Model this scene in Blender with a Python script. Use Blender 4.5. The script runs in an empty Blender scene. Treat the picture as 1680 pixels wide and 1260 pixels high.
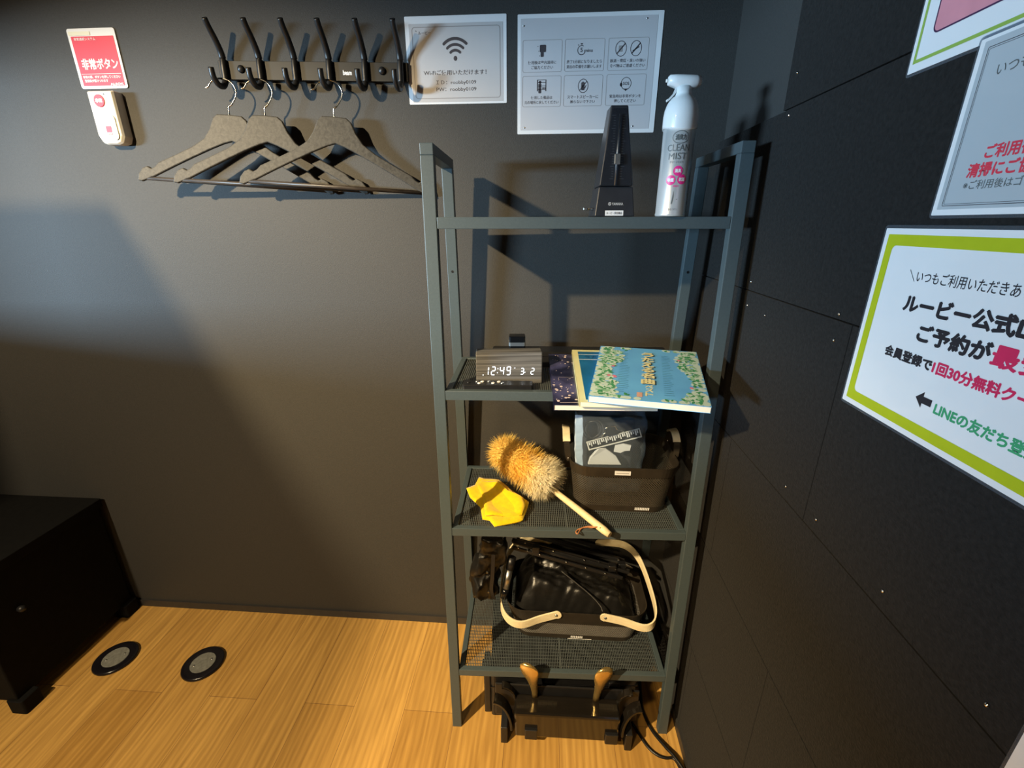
import bpy, math, random
from mathutils import Vector, Matrix, Euler, noise
C = bpy.context.scene
COL = C.collection
PI = math.pi
R_ = math.radians

# ---------------------------------------------------------------- camera
cam = bpy.data.objects.new('camera', bpy.data.cameras.new('camera'))
COL.objects.link(cam)
cam.data.sensor_width = 36.0
cam.data.lens = 739.81 * 36.0 / 1680.0
cam.data.clip_start = 0.02
_p, _y, _r = 0.343, 0.0695, 0.0011
_M = Matrix.Rotation(_y, 3, 'Z') @ Matrix.Rotation(-_p, 3, 'X') @ Matrix.Rotation(_r, 3, 'Y') @ Matrix.Rotation(PI / 2, 3, 'X')
cam.matrix_world = Matrix.Translation((0.2304, -0.8992, 1.3432)) @ _M.to_4x4()
C.camera = cam

# ---------------------------------------------------------------- colour management, world
C.view_settings.view_transform = 'Standard'
C.view_settings.look = 'None'
C.view_settings.gamma = 1.0
C.view_settings.use_curve_mapping = False
C.view_settings.exposure = 0.0
w = bpy.data.worlds.new('world'); C.world = w; w.use_nodes = True
w.node_tree.nodes['Background'].inputs[0].default_value = (0.55, 0.68, 0.85, 1)
w.node_tree.nodes['Background'].inputs[1].default_value = 0.02

# ---------------------------------------------------------------- lights
def aim(o, target):
    d = Vector(target) - o.location
    o.rotation_euler = d.to_track_quat('-Z', 'Y').to_euler()
def spot(name, loc, target, energy, col, angle, blend, radius):
    l = bpy.data.lights.new(name, 'SPOT'); l.energy = energy; l.color = col
    l.spot_size = R_(angle); l.spot_blend = blend; l.shadow_soft_size = radius
    o = bpy.data.objects.new(name, l); COL.objects.link(o); o.location = loc; aim(o, target); return o
def area(name, loc, target, energy, col, sx, sy):
    l = bpy.data.lights.new(name, 'AREA'); l.energy = energy; l.color = col
    l.shape = 'RECTANGLE'; l.size = sx; l.size_y = sy
    o = bpy.data.objects.new(name, l); COL.objects.link(o); o.location = loc; aim(o, target); return o
# warm ceiling downlight at the upper left: casts the diagonal shadows on the back wall
LAMP_A = (-1.266, -1.50, 2.15)
spot('warm_spot_light', LAMP_A, (-0.66, 0.10, 0.36), 490, (1.0, 0.77, 0.45), 80, 0.65, 0.032)
# second warm lamp, added behind the camera to fill floor and lower shelves
FILL_LAMP = (-0.75, -2.20, 2.30)
spot('warm_spot_light', FILL_LAMP, (-0.05, -0.25, 0.0), 85, (1.0, 0.70, 0.36), 58, 0.7, 0.12)
# daylight from outside the unseen window; its sill height is set to keep it off the lower walls
area('window_light', (-6.00, -3.60, 1.33), (-0.3, 0.0, 1.33), 880, (0.50, 0.76, 1.0), 1.2, 0.45)

# ---------------------------------------------------------------- mesh helper
class MB:
    def __init__(s): s.v = []; s.f = []; s.m = []; s.smooth = []
    def add(s, vs, fs, mi=0, smooth=False, mat=None):
        b = len(s.v)
        for p in vs:
            p = Vector(p)
            s.v.append(mat @ p if mat is not None else p)
        for f in fs:
            s.f.append(tuple(i + b for i in f)); s.m.append(mi); s.smooth.append(smooth)
        return s
    def box(s, x0, x1, y0, y1, z0, z1, mi=0, mat=None, bev=0.0):
        if bev > 0:
            o = rrect(x0, x1, y0, y1, bev, 3)
            i = rrect(x0 + bev, x1 - bev, y0 + bev, y1 - bev, 0.0005, 3)
            k = bev * 0.35
            i1 = rrect(x0 + k, x1 - k, y0 + k, y1 - k, max(bev - k, .0003), 3)
            return s.loft([[(p[0], p[1], z) for p in r] for r, z in ((i1, z0), (o, z0 + k), (o, z1 - k), (i1, z1))], mi, mat=mat)
        vs = [(x, y, z) for x in (x0, x1) for y in (y0, y1) for z in (z0, z1)]
        fs = [(0, 1, 3, 2), (4, 6, 7, 5), (0, 4, 5, 1), (2, 3, 7, 6), (0, 2, 6, 4), (1, 5, 7, 3)]
        return s.add(vs, fs, mi, False, mat)
    def prism8(s, bot, top, mi=0):
        n = len(bot)
        fs = [tuple(range(n - 1, -1, -1)), tuple(range(n, 2 * n))] + [(i, (i + 1) % n, n + (i + 1) % n, n + i) for i in range(n)]
        return s.add(list(bot) + list(top), fs, mi)
    def loft(s, rings, mi=0, cap=True, smooth=False, mat=None, closed=True):
        n = len(rings[0]); vs = [p for r in rings for p in r]; fs = []
        for k in range(len(rings) - 1):
            for i in range(n if closed else n - 1):
                j = (i + 1) % n
                fs.append((k * n + i, k * n + j, (k + 1) * n + j, (k + 1) * n + i))
        s.add(vs, fs, mi, smooth, mat)
        if cap:
            b = len(s.v) - len(vs)
            s.f.append(tuple(b + i for i in range(n - 1, -1, -1))); s.m.append(mi); s.smooth.append(False)
            e = len(s.v) - n
            s.f.append(tuple(e + i for i in range(n))); s.m.append(mi); s.smooth.append(False)
        return s
    def lathe(s, prof, c=(0, 0, 0), n=32, mi=0, cap=True, mat=None, smooth=True):
        rings = [[(c[0] + r * math.cos(2 * PI * i / n), c[1] + r * math.sin(2 * PI * i / n), c[2] + z) for i in range(n)] for r, z in prof]
        return s.loft(rings, mi, cap, smooth, mat)
    def tube(s, pts, r, n=8, mi=0, cap=True, rad=None, smooth=True):
        pts = [Vector(p) for p in pts]; rings = []
        up = Vector((0, 0, 1))
        t0 = (pts[1] - pts[0]).normalized()
        if abs(t0.dot(up)) > 0.9: up = Vector((1, 0, 0))
        a = t0.cross(up).normalized()
        for i, p in enumerate(pts):
            t = (pts[min(i + 1, len(pts) - 1)] - pts[max(i - 1, 0)]).normalized()
            a = (a - t * a.dot(t)).normalized(); b = t.cross(a)
            rr = rad[i] if rad else r
            rings.append([p + a * (rr * math.cos(2 * PI * k / n)) + b * (rr * math.sin(2 * PI * k / n)) for k in range(n)])
        return s.loft(rings, mi, cap, smooth)
    def bar(s, p, q, wx, wy, mi=0, side=(1, 0, 0)):
        p, q = Vector(p), Vector(q); t = (q - p).normalized()
        a = Vector(side); a = (a - t * a.dot(t)).normalized(); b = t.cross(a)
        ring = lambda c: [c + a * (sx * wx / 2) + b * (sy * wy / 2) for sx, sy in ((-1, -1), (1, -1), (1, 1), (-1, 1))]
        return s.loft([ring(p), ring(q)], mi)
    def strap(s, pts, width, thick, mi=0, updir=None):
        """flat strap following pts; width along updir (per point or common), thickness sideways"""
        pts = [Vector(p) for p in pts]; rings = []
        for i, p in enumerate(pts):
            t = (pts[min(i + 1, len(pts) - 1)] - pts[max(i - 1, 0)]).normalized()
            u = Vector(updir[i] if isinstance(updir, list) else (updir or (0, 0, 1)))
            u = (u - t * u.dot(t)).normalized(); sd = t.cross(u)
            rings.append([p + u * (a * width / 2) + sd * (b * thick / 2) for a, b in ((-1, -1), (1, -1), (1, 1), (-1, 1))])
        return s.loft(rings, mi)
    def poly(s, pts, z0, z1, mi=0, mat=None):
        n = len(pts)
        return s.add([(p[0], p[1], z0) for p in pts] + [(p[0], p[1], z1) for p in pts],
                     [tuple(range(n - 1, -1, -1)), tuple(range(n, 2 * n))] + [(i, (i + 1) % n, n + (i + 1) % n, n + i) for i in range(n)], mi, False, mat)
    def flat(s, pts, z=0.0, mi=0, mat=None):
        return s.add([(p[0], p[1], z) for p in pts], [tuple(range(len(pts)))], mi, False, mat)
    def ringflat(s, outer, inner, z=0.0, mi=0):
        n = len(outer)
        return s.add([(p[0], p[1], z) for p in outer] + [(p[0], p[1], z) for p in inner],
                     [(i, (i + 1) % n, n + (i + 1) % n, n + i) for i in range(n)], mi)
    def build(s, name, mats, parent=None, bevel=0.0):
        me = bpy.data.meshes.new(name)
        me.from_pydata([tuple(p) for p in s.v], [], s.f); me.validate()
        for m in (mats if isinstance(mats, (list, tuple)) else [mats]): me.materials.append(m)
        if len(me.polygons) == len(s.f):
            me.polygons.foreach_set('material_index', s.m); me.polygons.foreach_set('use_smooth', s.smooth)
        me.update()
        o = bpy.data.objects.new(name, me); COL.objects.link(o)
        if parent is not None: o.parent = parent
        if bevel > 0:
            b = o.modifiers.new('bevel', 'BEVEL'); b.width = bevel; b.segments = 2; b.limit_method = 'ANGLE'; b.angle_limit = R_(40)
        return o

def rrect(x0, x1, y0, y1, r, n=6):
    o = []
    for cx, cy, a in ((x1 - r, y1 - r, 0), (x0 + r, y1 - r, 90), (x0 + r, y0 + r, 180), (x1 - r, y0 + r, 270)):
        for k in range(n + 1):
            t = R_(a + 90 * k / n); o.append((cx + r * math.cos(t), cy + r * math.sin(t)))
    return o
def disc(cx, cy, rx, ry=None, n=28):
    ry = ry or rx
    return [(cx + rx * math.cos(2 * PI * i / n), cy + ry * math.sin(2 * PI * i / n)) for i in range(n)]
def catmull(pts, k=6):
    P = [Vector(p) for p in pts]; P = [P[0] * 2 - P[1]] + P + [P[-1] * 2 - P[-2]]; out = []
    for i in range(1, len(P) - 2):
        for j in range(k):
            t = j / k
            out.append(0.5 * ((2 * P[i]) + (-P[i - 1] + P[i + 1]) * t + (2 * P[i - 1] - 5 * P[i] + 4 * P[i + 1] - P[i + 2]) * t * t + (-P[i - 1] + 3 * P[i] - 3 * P[i + 1] + P[i + 2]) * t ** 3))
    out.append(P[-2]); return out

def thing(name, label, cat, mat=None, loc=(0, 0, 0), rz=0.0, group=None):
    o = bpy.data.objects.new(name, None); COL.objects.link(o); o.empty_display_size = 0.05
    if mat is not None: o.matrix_world = mat
    else: o.location = loc; o.rotation_euler = (0, 0, rz)
    o['label'] = label; o['category'] = cat
    if group: o['group'] = group
    return o
def tag(o, label, cat, group=None):
    o['label'] = label; o['category'] = cat
    if group: o['group'] = group
    return o
def struct(name, mb, mats):
    o = mb.build(name, mats); o['kind'] = 'structure'; return o

# ---------------------------------------------------------------- text
def text_geo(s, bold=0.0):
    cu = bpy.data.curves.new('txt', 'FONT'); cu.body = s; cu.size = 1.0; cu.offset = bold; cu.resolution_u = 3
    ob = bpy.data.objects.new('txt', cu); COL.objects.link(ob)
    bpy.context.view_layer.update()
    dg = bpy.context.evaluated_depsgraph_get()
    me = bpy.data.meshes.new_from_object(ob.evaluated_get(dg))
    vs = [tuple(v.co) for v in me.vertices]; fs = [tuple(p.vertices) for p in me.polygons]
    bpy.data.objects.remove(ob); bpy.data.curves.remove(cu); bpy.data.meshes.remove(me)
    return vs, fs
def put_text(mb, s, x0, y0, width, height, z=0.0, bold=0.0, mi=0, warp=None, rot=None):
    """lettering fitted into the box x0..x0+width, y0..y0+height"""
    vs, fs = text_geo(s, min(bold, .008))
    if not vs: return
    ax = min(v[0] for v in vs); bx = max(v[0] for v in vs); ay = min(v[1] for v in vs); by = max(v[1] for v in vs)
    sx = width / max(bx - ax, 1e-6); sy = height / max(by - ay, 1e-6)
    pts = [(x0 + (v[0] - ax) * sx, y0 + (v[1] - ay) * sy, z) for v in vs]
    k = bold * height * 1.1 if bold >= .015 else 0
    for i, (dx, dy) in enumerate(((0, 0), (k, 0), (-k, 0), (0, k), (0, -k)) if k else ((0, 0),)):
        q = [(p[0] + dx, p[1] + dy, p[2] + i * 2e-6) for p in pts]
        mb.add([warp(p) for p in q] if warp else q, fs, mi)

def line(parent, s, x0, y0, width, height, z, bold, m, warp=None, name='text_line'):
    b = MB(); put_text(b, s, x0, y0, width, height, z, bold, 0, warp); return b.build(name, m, parent)
# ---------------------------------------------------------------- materials
def mat(name, col, rough=0.5, metal=0.0, noise_amt=0.0, noise_scale=40.0, bump=0.0, bump_scale=200.0, spec=0.5, emit=None, estr=0.0, coat=0.0, sheen=0.0, stretch=None):
    m = bpy.data.materials.new(name); m.use_nodes = True
    nt = m.node_tree; b = nt.nodes['Principled BSDF']
    b.inputs['Base Color'].default_value = (*col, 1); b.inputs['Roughness'].default_value = rough
    b.inputs['Metallic'].default_value = metal; b.inputs['Specular IOR Level'].default_value = spec
    b.inputs['Coat Weight'].default_value = coat; b.inputs['Sheen Weight'].default_value = sheen
    if emit: b.inputs['Emission Color'].default_value = (*emit, 1); b.inputs['Emission Strength'].default_value = estr
    if noise_amt or bump:
        tc = nt.nodes.new('ShaderNodeTexCoord'); mp = nt.nodes.new('ShaderNodeMapping')
        nt.links.new(tc.outputs['Object'], mp.inputs[0])
        if stretch: mp.inputs['Scale'].default_value = stretch
    if noise_amt:
        n = nt.nodes.new('ShaderNodeTexNoise'); n.inputs['Scale'].default_value = noise_scale; n.inputs['Detail'].default_value = 6
        nt.links.new(mp.outputs[0], n.inputs['Vector'])
        rp = nt.nodes.new('ShaderNodeValToRGB')
        rp.color_ramp.elements[0].position = 0.3; rp.color_ramp.elements[1].position = 0.7
        rp.color_ramp.elements[0].color = (*[c * (1 - noise_amt) for c in col], 1)
        rp.color_ramp.elements[1].color = (*[min(1, c * (1 + noise_amt)) for c in col], 1)
        nt.links.new(n.outputs['Fac'], rp.inputs[0]); nt.links.new(rp.outputs[0], b.inputs['Base Color'])
    if bump:
        n2 = nt.nodes.new('ShaderNodeTexNoise'); n2.inputs['Scale'].default_value = bump_scale; n2.inputs['Detail'].default_value = 4
        nt.links.new(mp.outputs[0], n2.inputs['Vector'])
        bp = nt.nodes.new('ShaderNodeBump'); bp.inputs['Strength'].default_value = bump; bp.inputs['Distance'].default_value = 0.002
        nt.links.new(n2.outputs['Fac'], bp.inputs['Height']); nt.links.new(bp.outputs[0], b.inputs['Normal'])
    return m
def see_through(name, col, rough, amount, tint=(1, 1, 1)):
    m = bpy.data.materials.new(name); m.use_nodes = True; nt = m.node_tree
    b = nt.nodes['Principled BSDF']; b.inputs['Base Color'].default_value = (*col, 1); b.inputs['Roughness'].default_value = rough
    t = nt.nodes.new('ShaderNodeBsdfTransparent'); t.inputs[0].default_value = (*tint, 1)
    x = nt.nodes.new('ShaderNodeMixShader'); x.inputs[0].default_value = amount
    out = nt.nodes['Material Output']
    nt.links.new(b.outputs[0], x.inputs[1]); nt.links.new(t.outputs[0], x.inputs[2]); nt.links.new(x.outputs[0], out.inputs[0])
    return m

def floor_material():
    m = bpy.data.materials.new('oak_floor'); m.use_nodes = True; nt = m.node_tree; b = nt.nodes['Principled BSDF']
    L = nt.links.new
    tc = nt.nodes.new('ShaderNodeTexCoord'); mp = nt.nodes.new('ShaderNodeMapping'); mp.inputs['Rotation'].default_value = (0, 0, R_(90))
    L(tc.outputs['Object'], mp.inputs[0])
    br = nt.nodes.new('ShaderNodeTexBrick'); br.inputs['Scale'].default_value = 1.0
    br.inputs['Brick Width'].default_value = 0.91; br.inputs['Row Height'].default_value = 0.15
    br.inputs['Mortar Size'].default_value = 0.0008; br.inputs['Mortar Smooth'].default_value = 0.3; br.offset = 0.37
    br.inputs['Color1'].default_value = (0.56, 0.325, 0.085, 1); br.inputs['Color2'].default_value = (0.70, 0.43, 0.125, 1)
    br.inputs['Mortar'].default_value = (0.30, 0.16, 0.06, 1)
    L(mp.outputs[0], br.inputs['Vector'])
    mp2 = nt.nodes.new('ShaderNodeMapping'); mp2.inputs['Scale'].default_value = (26, 1.6, 1); L(tc.outputs['Object'], mp2.inputs[0])
    n = nt.nodes.new('ShaderNodeTexNoise'); n.inputs['Scale'].default_value = 2.2; n.inputs['Detail'].default_value = 9; n.inputs['Distortion'].default_value = 1.1
    L(mp2.outputs[0], n.inputs['Vector'])
    rp = nt.nodes.new('ShaderNodeValToRGB'); rp.color_ramp.elements[0].position = 0.3; rp.color_ramp.elements[1].position = 0.66
    rp.color_ramp.elements[0].color = (0.76, 0.71, 0.65, 1); rp.color_ramp.elements[1].color = (1.06, 1.04, 1.0, 1)
    L(n.outputs['Fac'], rp.inputs[0])
    mp3 = nt.nodes.new('ShaderNodeMapping'); mp3.inputs['Scale'].default_value = (7, 0.9, 1); L(tc.outputs['Object'], mp3.inputs[0])
    wv = nt.nodes.new('ShaderNodeTexWave'); wv.inputs['Scale'].default_value = 2.6; wv.inputs['Distortion'].default_value = 7; wv.inputs['Detail'].default_value = 3
    L(mp3.outputs[0], wv.inputs['Vector'])
    rp2 = nt.nodes.new('ShaderNodeValToRGB'); rp2.color_ramp.elements[0].color = (0.86, 0.82, 0.78, 1); rp2.color_ramp.elements[1].color = (1.03, 1.02, 1, 1)
    L(wv.outputs['Fac'], rp2.inputs[0])
    m1 = nt.nodes.new('ShaderNodeMix'); m1.data_type = 'RGBA'; m1.blend_type = 'MULTIPLY'; m1.inputs[0].default_value = 1
    L(br.outputs['Color'], m1.inputs[6]); L(rp.outputs[0], m1.inputs[7])
    m2 = nt.nodes.new('ShaderNodeMix'); m2.data_type = 'RGBA'; m2.blend_type = 'MULTIPLY'; m2.inputs[0].default_value = 1
    L(m1.outputs[2], m2.inputs[6]); L(rp2.outputs[0], m2.inputs[7]); L(m2.outputs[2], b.inputs['Base Color'])
    b.inputs['Roughness'].default_value = 0.42
    bp = nt.nodes.new('ShaderNodeBump'); bp.inputs['Strength'].default_value = 0.12; bp.inputs['Distance'].default_value = 0.001
    L(n.outputs['Fac'], bp.inputs['Height']); L(bp.outputs[0], b.inputs['Normal'])
    return m

def wood_material(name, c1, c2, scale=(3, 60, 60), rough=0.5, distortion=1.0):
    m = bpy.data.materials.new(name); m.use_nodes = True; nt = m.node_tree; b = nt.nodes['Principled BSDF']; L = nt.links.new
    tc = nt.nodes.new('ShaderNodeTexCoord'); mp = nt.nodes.new('ShaderNodeMapping'); mp.inputs['Scale'].default_value = scale
    L(tc.outputs['Object'], mp.inputs[0])
    n = nt.nodes.new('ShaderNodeTexNoise'); n.inputs['Scale'].default_value = 2; n.inputs['Detail'].default_value = 8; n.inputs['Distortion'].default_value = distortion
    L(mp.outputs[0], n.inputs['Vector'])
    rp = nt.nodes.new('ShaderNodeValToRGB'); rp.color_ramp.elements[0].position = 0.35; rp.color_ramp.elements[1].position = 0.65
    rp.color_ramp.elements[0].color = (*c1, 1); rp.color_ramp.elements[1].color = (*c2, 1)
    L(n.outputs['Fac'], rp.inputs[0]); L(rp.outputs[0], b.inputs['Base Color']); b.inputs['Roughness'].default_value = rough
    bp = nt.nodes.new('ShaderNodeBump'); bp.inputs['Strength'].default_value = 0.15; bp.inputs['Distance'].default_value = 0.001
    L(n.outputs['Fac'], bp.inputs['Height']); L(bp.outputs[0], b.inputs['Normal'])
    return m

M_wall = mat('charcoal_wallpaper', (0.044, 0.043, 0.041), 0.62, noise_amt=0.10, noise_scale=260, bump=0.25, bump_scale=420, spec=0.35)
M_felt = mat('black_felt', (0.017, 0.0163, 0.0158), 0.95, noise_amt=0.25, noise_scale=180, bump=0.6, bump_scale=320, spec=0.1, sheen=0.05)
M_floor = floor_material()
M_ceil = mat('dark_ceiling', (0.10, 0.10, 0.10), 0.9, noise_amt=0.05)
M_base = mat('dark_baseboard', (0.035, 0.033, 0.032), 0.5, noise_amt=0.1, noise_scale=60)
M_steel = mat('slate_powder_coat', (0.062, 0.085, 0.095), 0.42, noise_amt=0.06, noise_scale=300, bump=0.08, bump_scale=900)
M_mesh = mat('slate_mesh', (0.085, 0.100, 0.102), 0.5, noise_amt=0.08, noise_scale=200)
M_black = mat('black_plastic', (0.010, 0.010, 0.011), 0.38, noise_amt=0.15, noise_scale=80)
M_blackgloss = mat('black_gloss', (0.006, 0.006, 0.007), 0.12, noise_amt=0.1, noise_scale=50)
M_blackmetal = mat('black_metal', (0.014, 0.014, 0.015), 0.4, noise_amt=0.15, noise_scale=120)
M_chrome = mat('chrome_wire', (0.82, 0.82, 0.80), 0.16, 1.0, noise_amt=0.05)
M_silver = mat('dull_silver', (0.55, 0.55, 0.54), 0.35, 1.0, noise_amt=0.08)
M_gold = mat('brass', (0.90, 0.64, 0.24), 0.24, 0.85, noise_amt=0.05)
M_paper = mat('white_paper', (0.83, 0.83, 0.84), 0.45, noise_amt=0.015, noise_scale=20, coat=0.25)
M_greypaper = mat('grey_paper', (0.56, 0.535, 0.53), 0.5, noise_amt=0.02, noise_scale=12, coat=0.2)
M_greyposter = mat('cool_grey_paper', (0.46, 0.50, 0.53), 0.5, noise_amt=0.02, noise_scale=12, coat=0.2)
M_greyink = mat('soft_grey_ink', (0.33, 0.30, 0.29), 0.5, noise_amt=0.02)
M_ink = mat('black_ink', (0.02, 0.018, 0.025), 0.5, noise_amt=0.05)
M_ink2 = mat('charcoal_ink', (0.06, 0.05, 0.055), 0.5, noise_amt=0.05)
M_redink = mat('red_ink', (0.72, 0.045, 0.08), 0.45, noise_amt=0.05)
M_crimson = mat('crimson_ink', (0.68, 0.02, 0.10), 0.5, noise_amt=0.05)
M_greenink = mat('green_ink', (0.05, 0.36, 0.16), 0.5, noise_amt=0.05)
M_olive = mat('yellow_green_border', (0.46, 0.52, 0.01), 0.5, noise_amt=0.04)
M_leafgreen = mat('leaf_green_line', (0.30, 0.46, 0.08), 0.5, noise_amt=0.04)
M_pink = mat('dusty_pink_panel', (0.72, 0.28, 0.33), 0.5, noise_amt=0.05)
M_whiteink = mat('white_ink', (0.85, 0.85, 0.85), 0.5, noise_amt=0.02)
M_lam = see_through('laminate_film', (0.16, 0.17, 0.19), 0.08, 0.72, (0.8, 0.85, 0.9))
M_whiteplastic = mat('warm_white_plastic', (0.78, 0.77, 0.73), 0.42, noise_amt=0.03, noise_scale=60)
M_hanger = wood_material('dark_stained_wood', (0.026, 0.0245, 0.021), (0.060, 0.056, 0.047), (60, 12, 60), 0.55)
M_rod = wood_material('dark_rod_wood', (0.028, 0.022, 0.018), (0.06, 0.048, 0.038), (12, 60, 60), 0.4)
M_birch = wood_material('birch_veneer', (0.86, 0.72, 0.44), (0.93, 0.82, 0.55), (20, 20, 60), 0.45)
M_handle = wood_material('pale_handle_wood', (0.84, 0.68, 0.38), (0.92, 0.78, 0.48), (4, 70, 70), 0.45)
M_clock = wood_material('grey_brown_wood', (0.060, 0.060, 0.062), (0.160, 0.160, 0.163), (2.0, 40, 130), 0.5, 0.4)

# ---------------------------------------------------------------- room shell
BY, WX = 0.3145, 0.6338          # back wall plane, right wall plane
XL, YF, ZC = -2.40, -2.70, 2.42
struct('floor', MB().box(XL - .1, WX + .1, YF - .1, BY + .1, -0.06, 0), M_floor)
struct('ceiling', MB().box(XL - .1, WX + .1, YF - .1, BY + .1, ZC, ZC + .06), M_ceil)
struct('wall_back', MB().box(XL - .1, WX + .1, BY, BY + .08, 0, ZC), M_wall)
struct('wall_front', MB().box(XL - .1, WX + .1, YF - .08, YF, 0, ZC), M_wall)
wl = MB()
wl.box(XL - .08, XL, YF, BY, 0, 1.10); wl.box(XL - .08, XL, YF, BY, 1.66, ZC)
wl.box(XL - .08, XL, YF, -2.05, 1.10, 1.66); wl.box(XL - .08, XL, -0.50, BY, 1.10, 1.66)
struct('wall_left', wl, M_wall)
# right wall: plain board behind, felt tiles 303 mm high fixed over it with hairline gaps
wr = MB(); wr.box(WX + .009, WX + .09, YF, BY, 0, ZC, 1)
G = 0.0011
rows = [(0.0, 0.306), (0.306, 0.610), (0.610, 0.9137), (0.9137, 1.2176), (1.2176, 1.5225), (1.5225, 1.8275), (1.8275, 2.1320), (2.1320, ZC)]
for k, (z0, z1) in enumerate(rows):
    ys = {2: (BY, -0.010, -0.618), 3: (BY, -0.290, -0.898), 4: (BY, -0.594, -1.202), 5: (0.018, -0.590, -1.198)}.get(k, (BY, -0.3 * (k % 2), -0.61 - .3 * (k % 2), -1.22))
    ys = list(ys)
    while ys[-1] > YF + 0.61: ys.append(ys[-1] - 0.608)
    ys.append(YF)
    for a, b in zip(ys[:-1], ys[1:]):
        if a - b < .02: continue
        wr.box(WX, WX + .009, b + G, a - (0 if a == BY else G), z0 + (G if k else 0), z1 - G, 0)
struct('wall_right', wr, [M_felt, M_wall])
struct('baseboard_back', MB().box(XL, WX, BY - .006, BY, 0, 0.028), M_base)
struct('baseboard_right', MB().box(WX - .006, WX, YF, BY - .006, 0, 0.028), M_base)
# unseen window in the left wall, its opening shaped to bound the cool light
wf = MB()
for y0, y1, z0, z1 in ((-2.05, -2.02, 1.10, 1.66), (-.53, -.50, 1.10, 1.66), (-2.02, -.53, 1.10, 1.125), (-2.02, -.53, 1.635, 1.66)):
    wf.box(XL - .06, XL - .01, y0, y1, z0, z1)
struct('unseen_window', wf, mat('window_frame_paint', (0.5, 0.5, 0.5), 0.5, noise_amt=.03))
pane = MB().box(XL - .04, XL - .035, -2.02, -.53, 1.125, 1.635).build('window_pane', see_through('window_glass', (.8, .85, .9), .05, .92)); pane.parent = bpy.data.objects['unseen_window']; pane['kind'] = 'structure'

# ---------------------------------------------------------------- frames for flat things on walls
def on_back(x, z, off=0.0, roll=0.0):
    return Matrix.Translation((x, BY - off, z)) @ Matrix(((1, 0, 0, 0), (0, 0, -1, 0), (0, 1, 0, 0), (0, 0, 0, 1))) @ Matrix.Rotation(roll, 4, 'Z')
def on_right(y, z, off=0.0, roll=0.0):
    return Matrix.Translation((WX - off, y, z)) @ Matrix(((0, 0, -1, 0), (-1, 0, 0, 0), (0, 1, 0, 0), (0, 0, 0, 1))) @ Matrix.Rotation(roll, 4, 'Z')
def frame_ring(mb, x0, x1, y0, y1, wdt, r, z, mi=0, n=6):
    mb.ringflat(rrect(x0, x1, y0, y1, r, n), rrect(x0 + wdt, x1 - wdt, y0 + wdt, y1 - wdt, max(r - wdt, .0005), n), z, mi)

# ---------------------------------------------------------------- wifi notice
t = thing('notice_sheet', 'white laminated notice with the big wi-fi symbol, next to the coat hooks', 'notice', on_back(-0.0965, 1.608))
W_, H_ = 0.231, 0.172
MB().poly(rrect(0, W_, 0, H_, .002, 3), 0.0004, 0.0012).build('laminate', M_paper, t)
MB().poly(rrect(.009, W_ - .008, .004, H_ - .014, .001, 2), .0012, .0015).build('paper', M_greypaper, t)
b = MB(); frame_ring(b, .015, W_ - .014, .011, H_ - .020, .0016, .007, .0017); b.build('border', M_greyink, t)
b = MB()
line(t, 'ルービー', .030, .1375, .029, .0062, .0017, .01, M_ink2)
b.flat([(.0235, .1445), (.0262, .1425), (.0270, .1436), (.0245, .1457)], .0017)
line(t, 'Wi-Fiご使用いただけます！', .038, .058, .146, .0105, .0017, .008, M_ink2)
line(t, 'ＩＤ：roobby0109', .066, .038, .094, .0095, .0017, .004, M_ink2)
line(t, 'PW：roobby0109', .066, .024, .094, .0095, .0017, .004, M_ink2)
b.build('logo_mark', M_ink2, t)
b = MB()
cx, cy = .1135, .0900
for r0, r1 in ((.0135, .0190), (.0245, .0300), (.0355, .0415)):
    n = 20; ang = [R_(48 + 84 * i / n) for i in range(n + 1)]
    vs = [(cx + r1 * math.cos(a), cy + r1 * math.sin(a), .0017) for a in ang] + [(cx + r0 * math.cos(a), cy + r0 * math.sin(a), .0017) for a in ang]
    b.add(vs, [(i, i + 1, n + 2 + i, n + 1 + i) for i in range(n)])
    for a in (ang[0], ang[-1]):
        b.flat(disc(cx + (r0 + r1) / 2 * math.cos(a), cy + (r0 + r1) / 2 * math.sin(a), (r1 - r0) / 2, n=14), .0018)
b.flat(disc(cx, cy + .0005, .0042, .0048), .0017)
b.build('wifi_symbol', M_ink2, t)

# ---------------------------------------------------------------- house rules notice
t = thing('notice_sheet', 'white laminated notice with six small picture boxes of house rules, above the shelf', 'notice', on_back(0.1595, 1.5425))
W_, H_ = 0.319, 0.235
MB().poly(rrect(0, W_, 0, H_, .002, 3), 0.0004, 0.0012).build('laminate', M_paper, t)
MB().poly(rrect(.007, W_ - .012, .008, H_ - .008, .001, 2), .0012, .0015).build('paper', mat('pale_grey_paper', (0.60, 0.585, 0.60), 0.5, noise_amt=.02, noise_scale=9, coat=.2), t)
b = MB()
cols = [(.0115, .1005), (.1065, .1950), (.2030, .2920)]; rows2 = [(.1250, .1870), (.0560, .1180)]
lines = [[('使用後は室内清掃に', 'ご協力ください'), ('終了5分前になりましたら', '退出の準備をお願いします'), ('飲酒・喫煙・臭いの強い', '食べ物はご遠慮ください')],
         [('使用した備品は', '元の場所に戻してください'), ('スマートスピーカーに', '触らないで下さい'), ('緊急時は非常ボタンを', '押してください')]]
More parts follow.
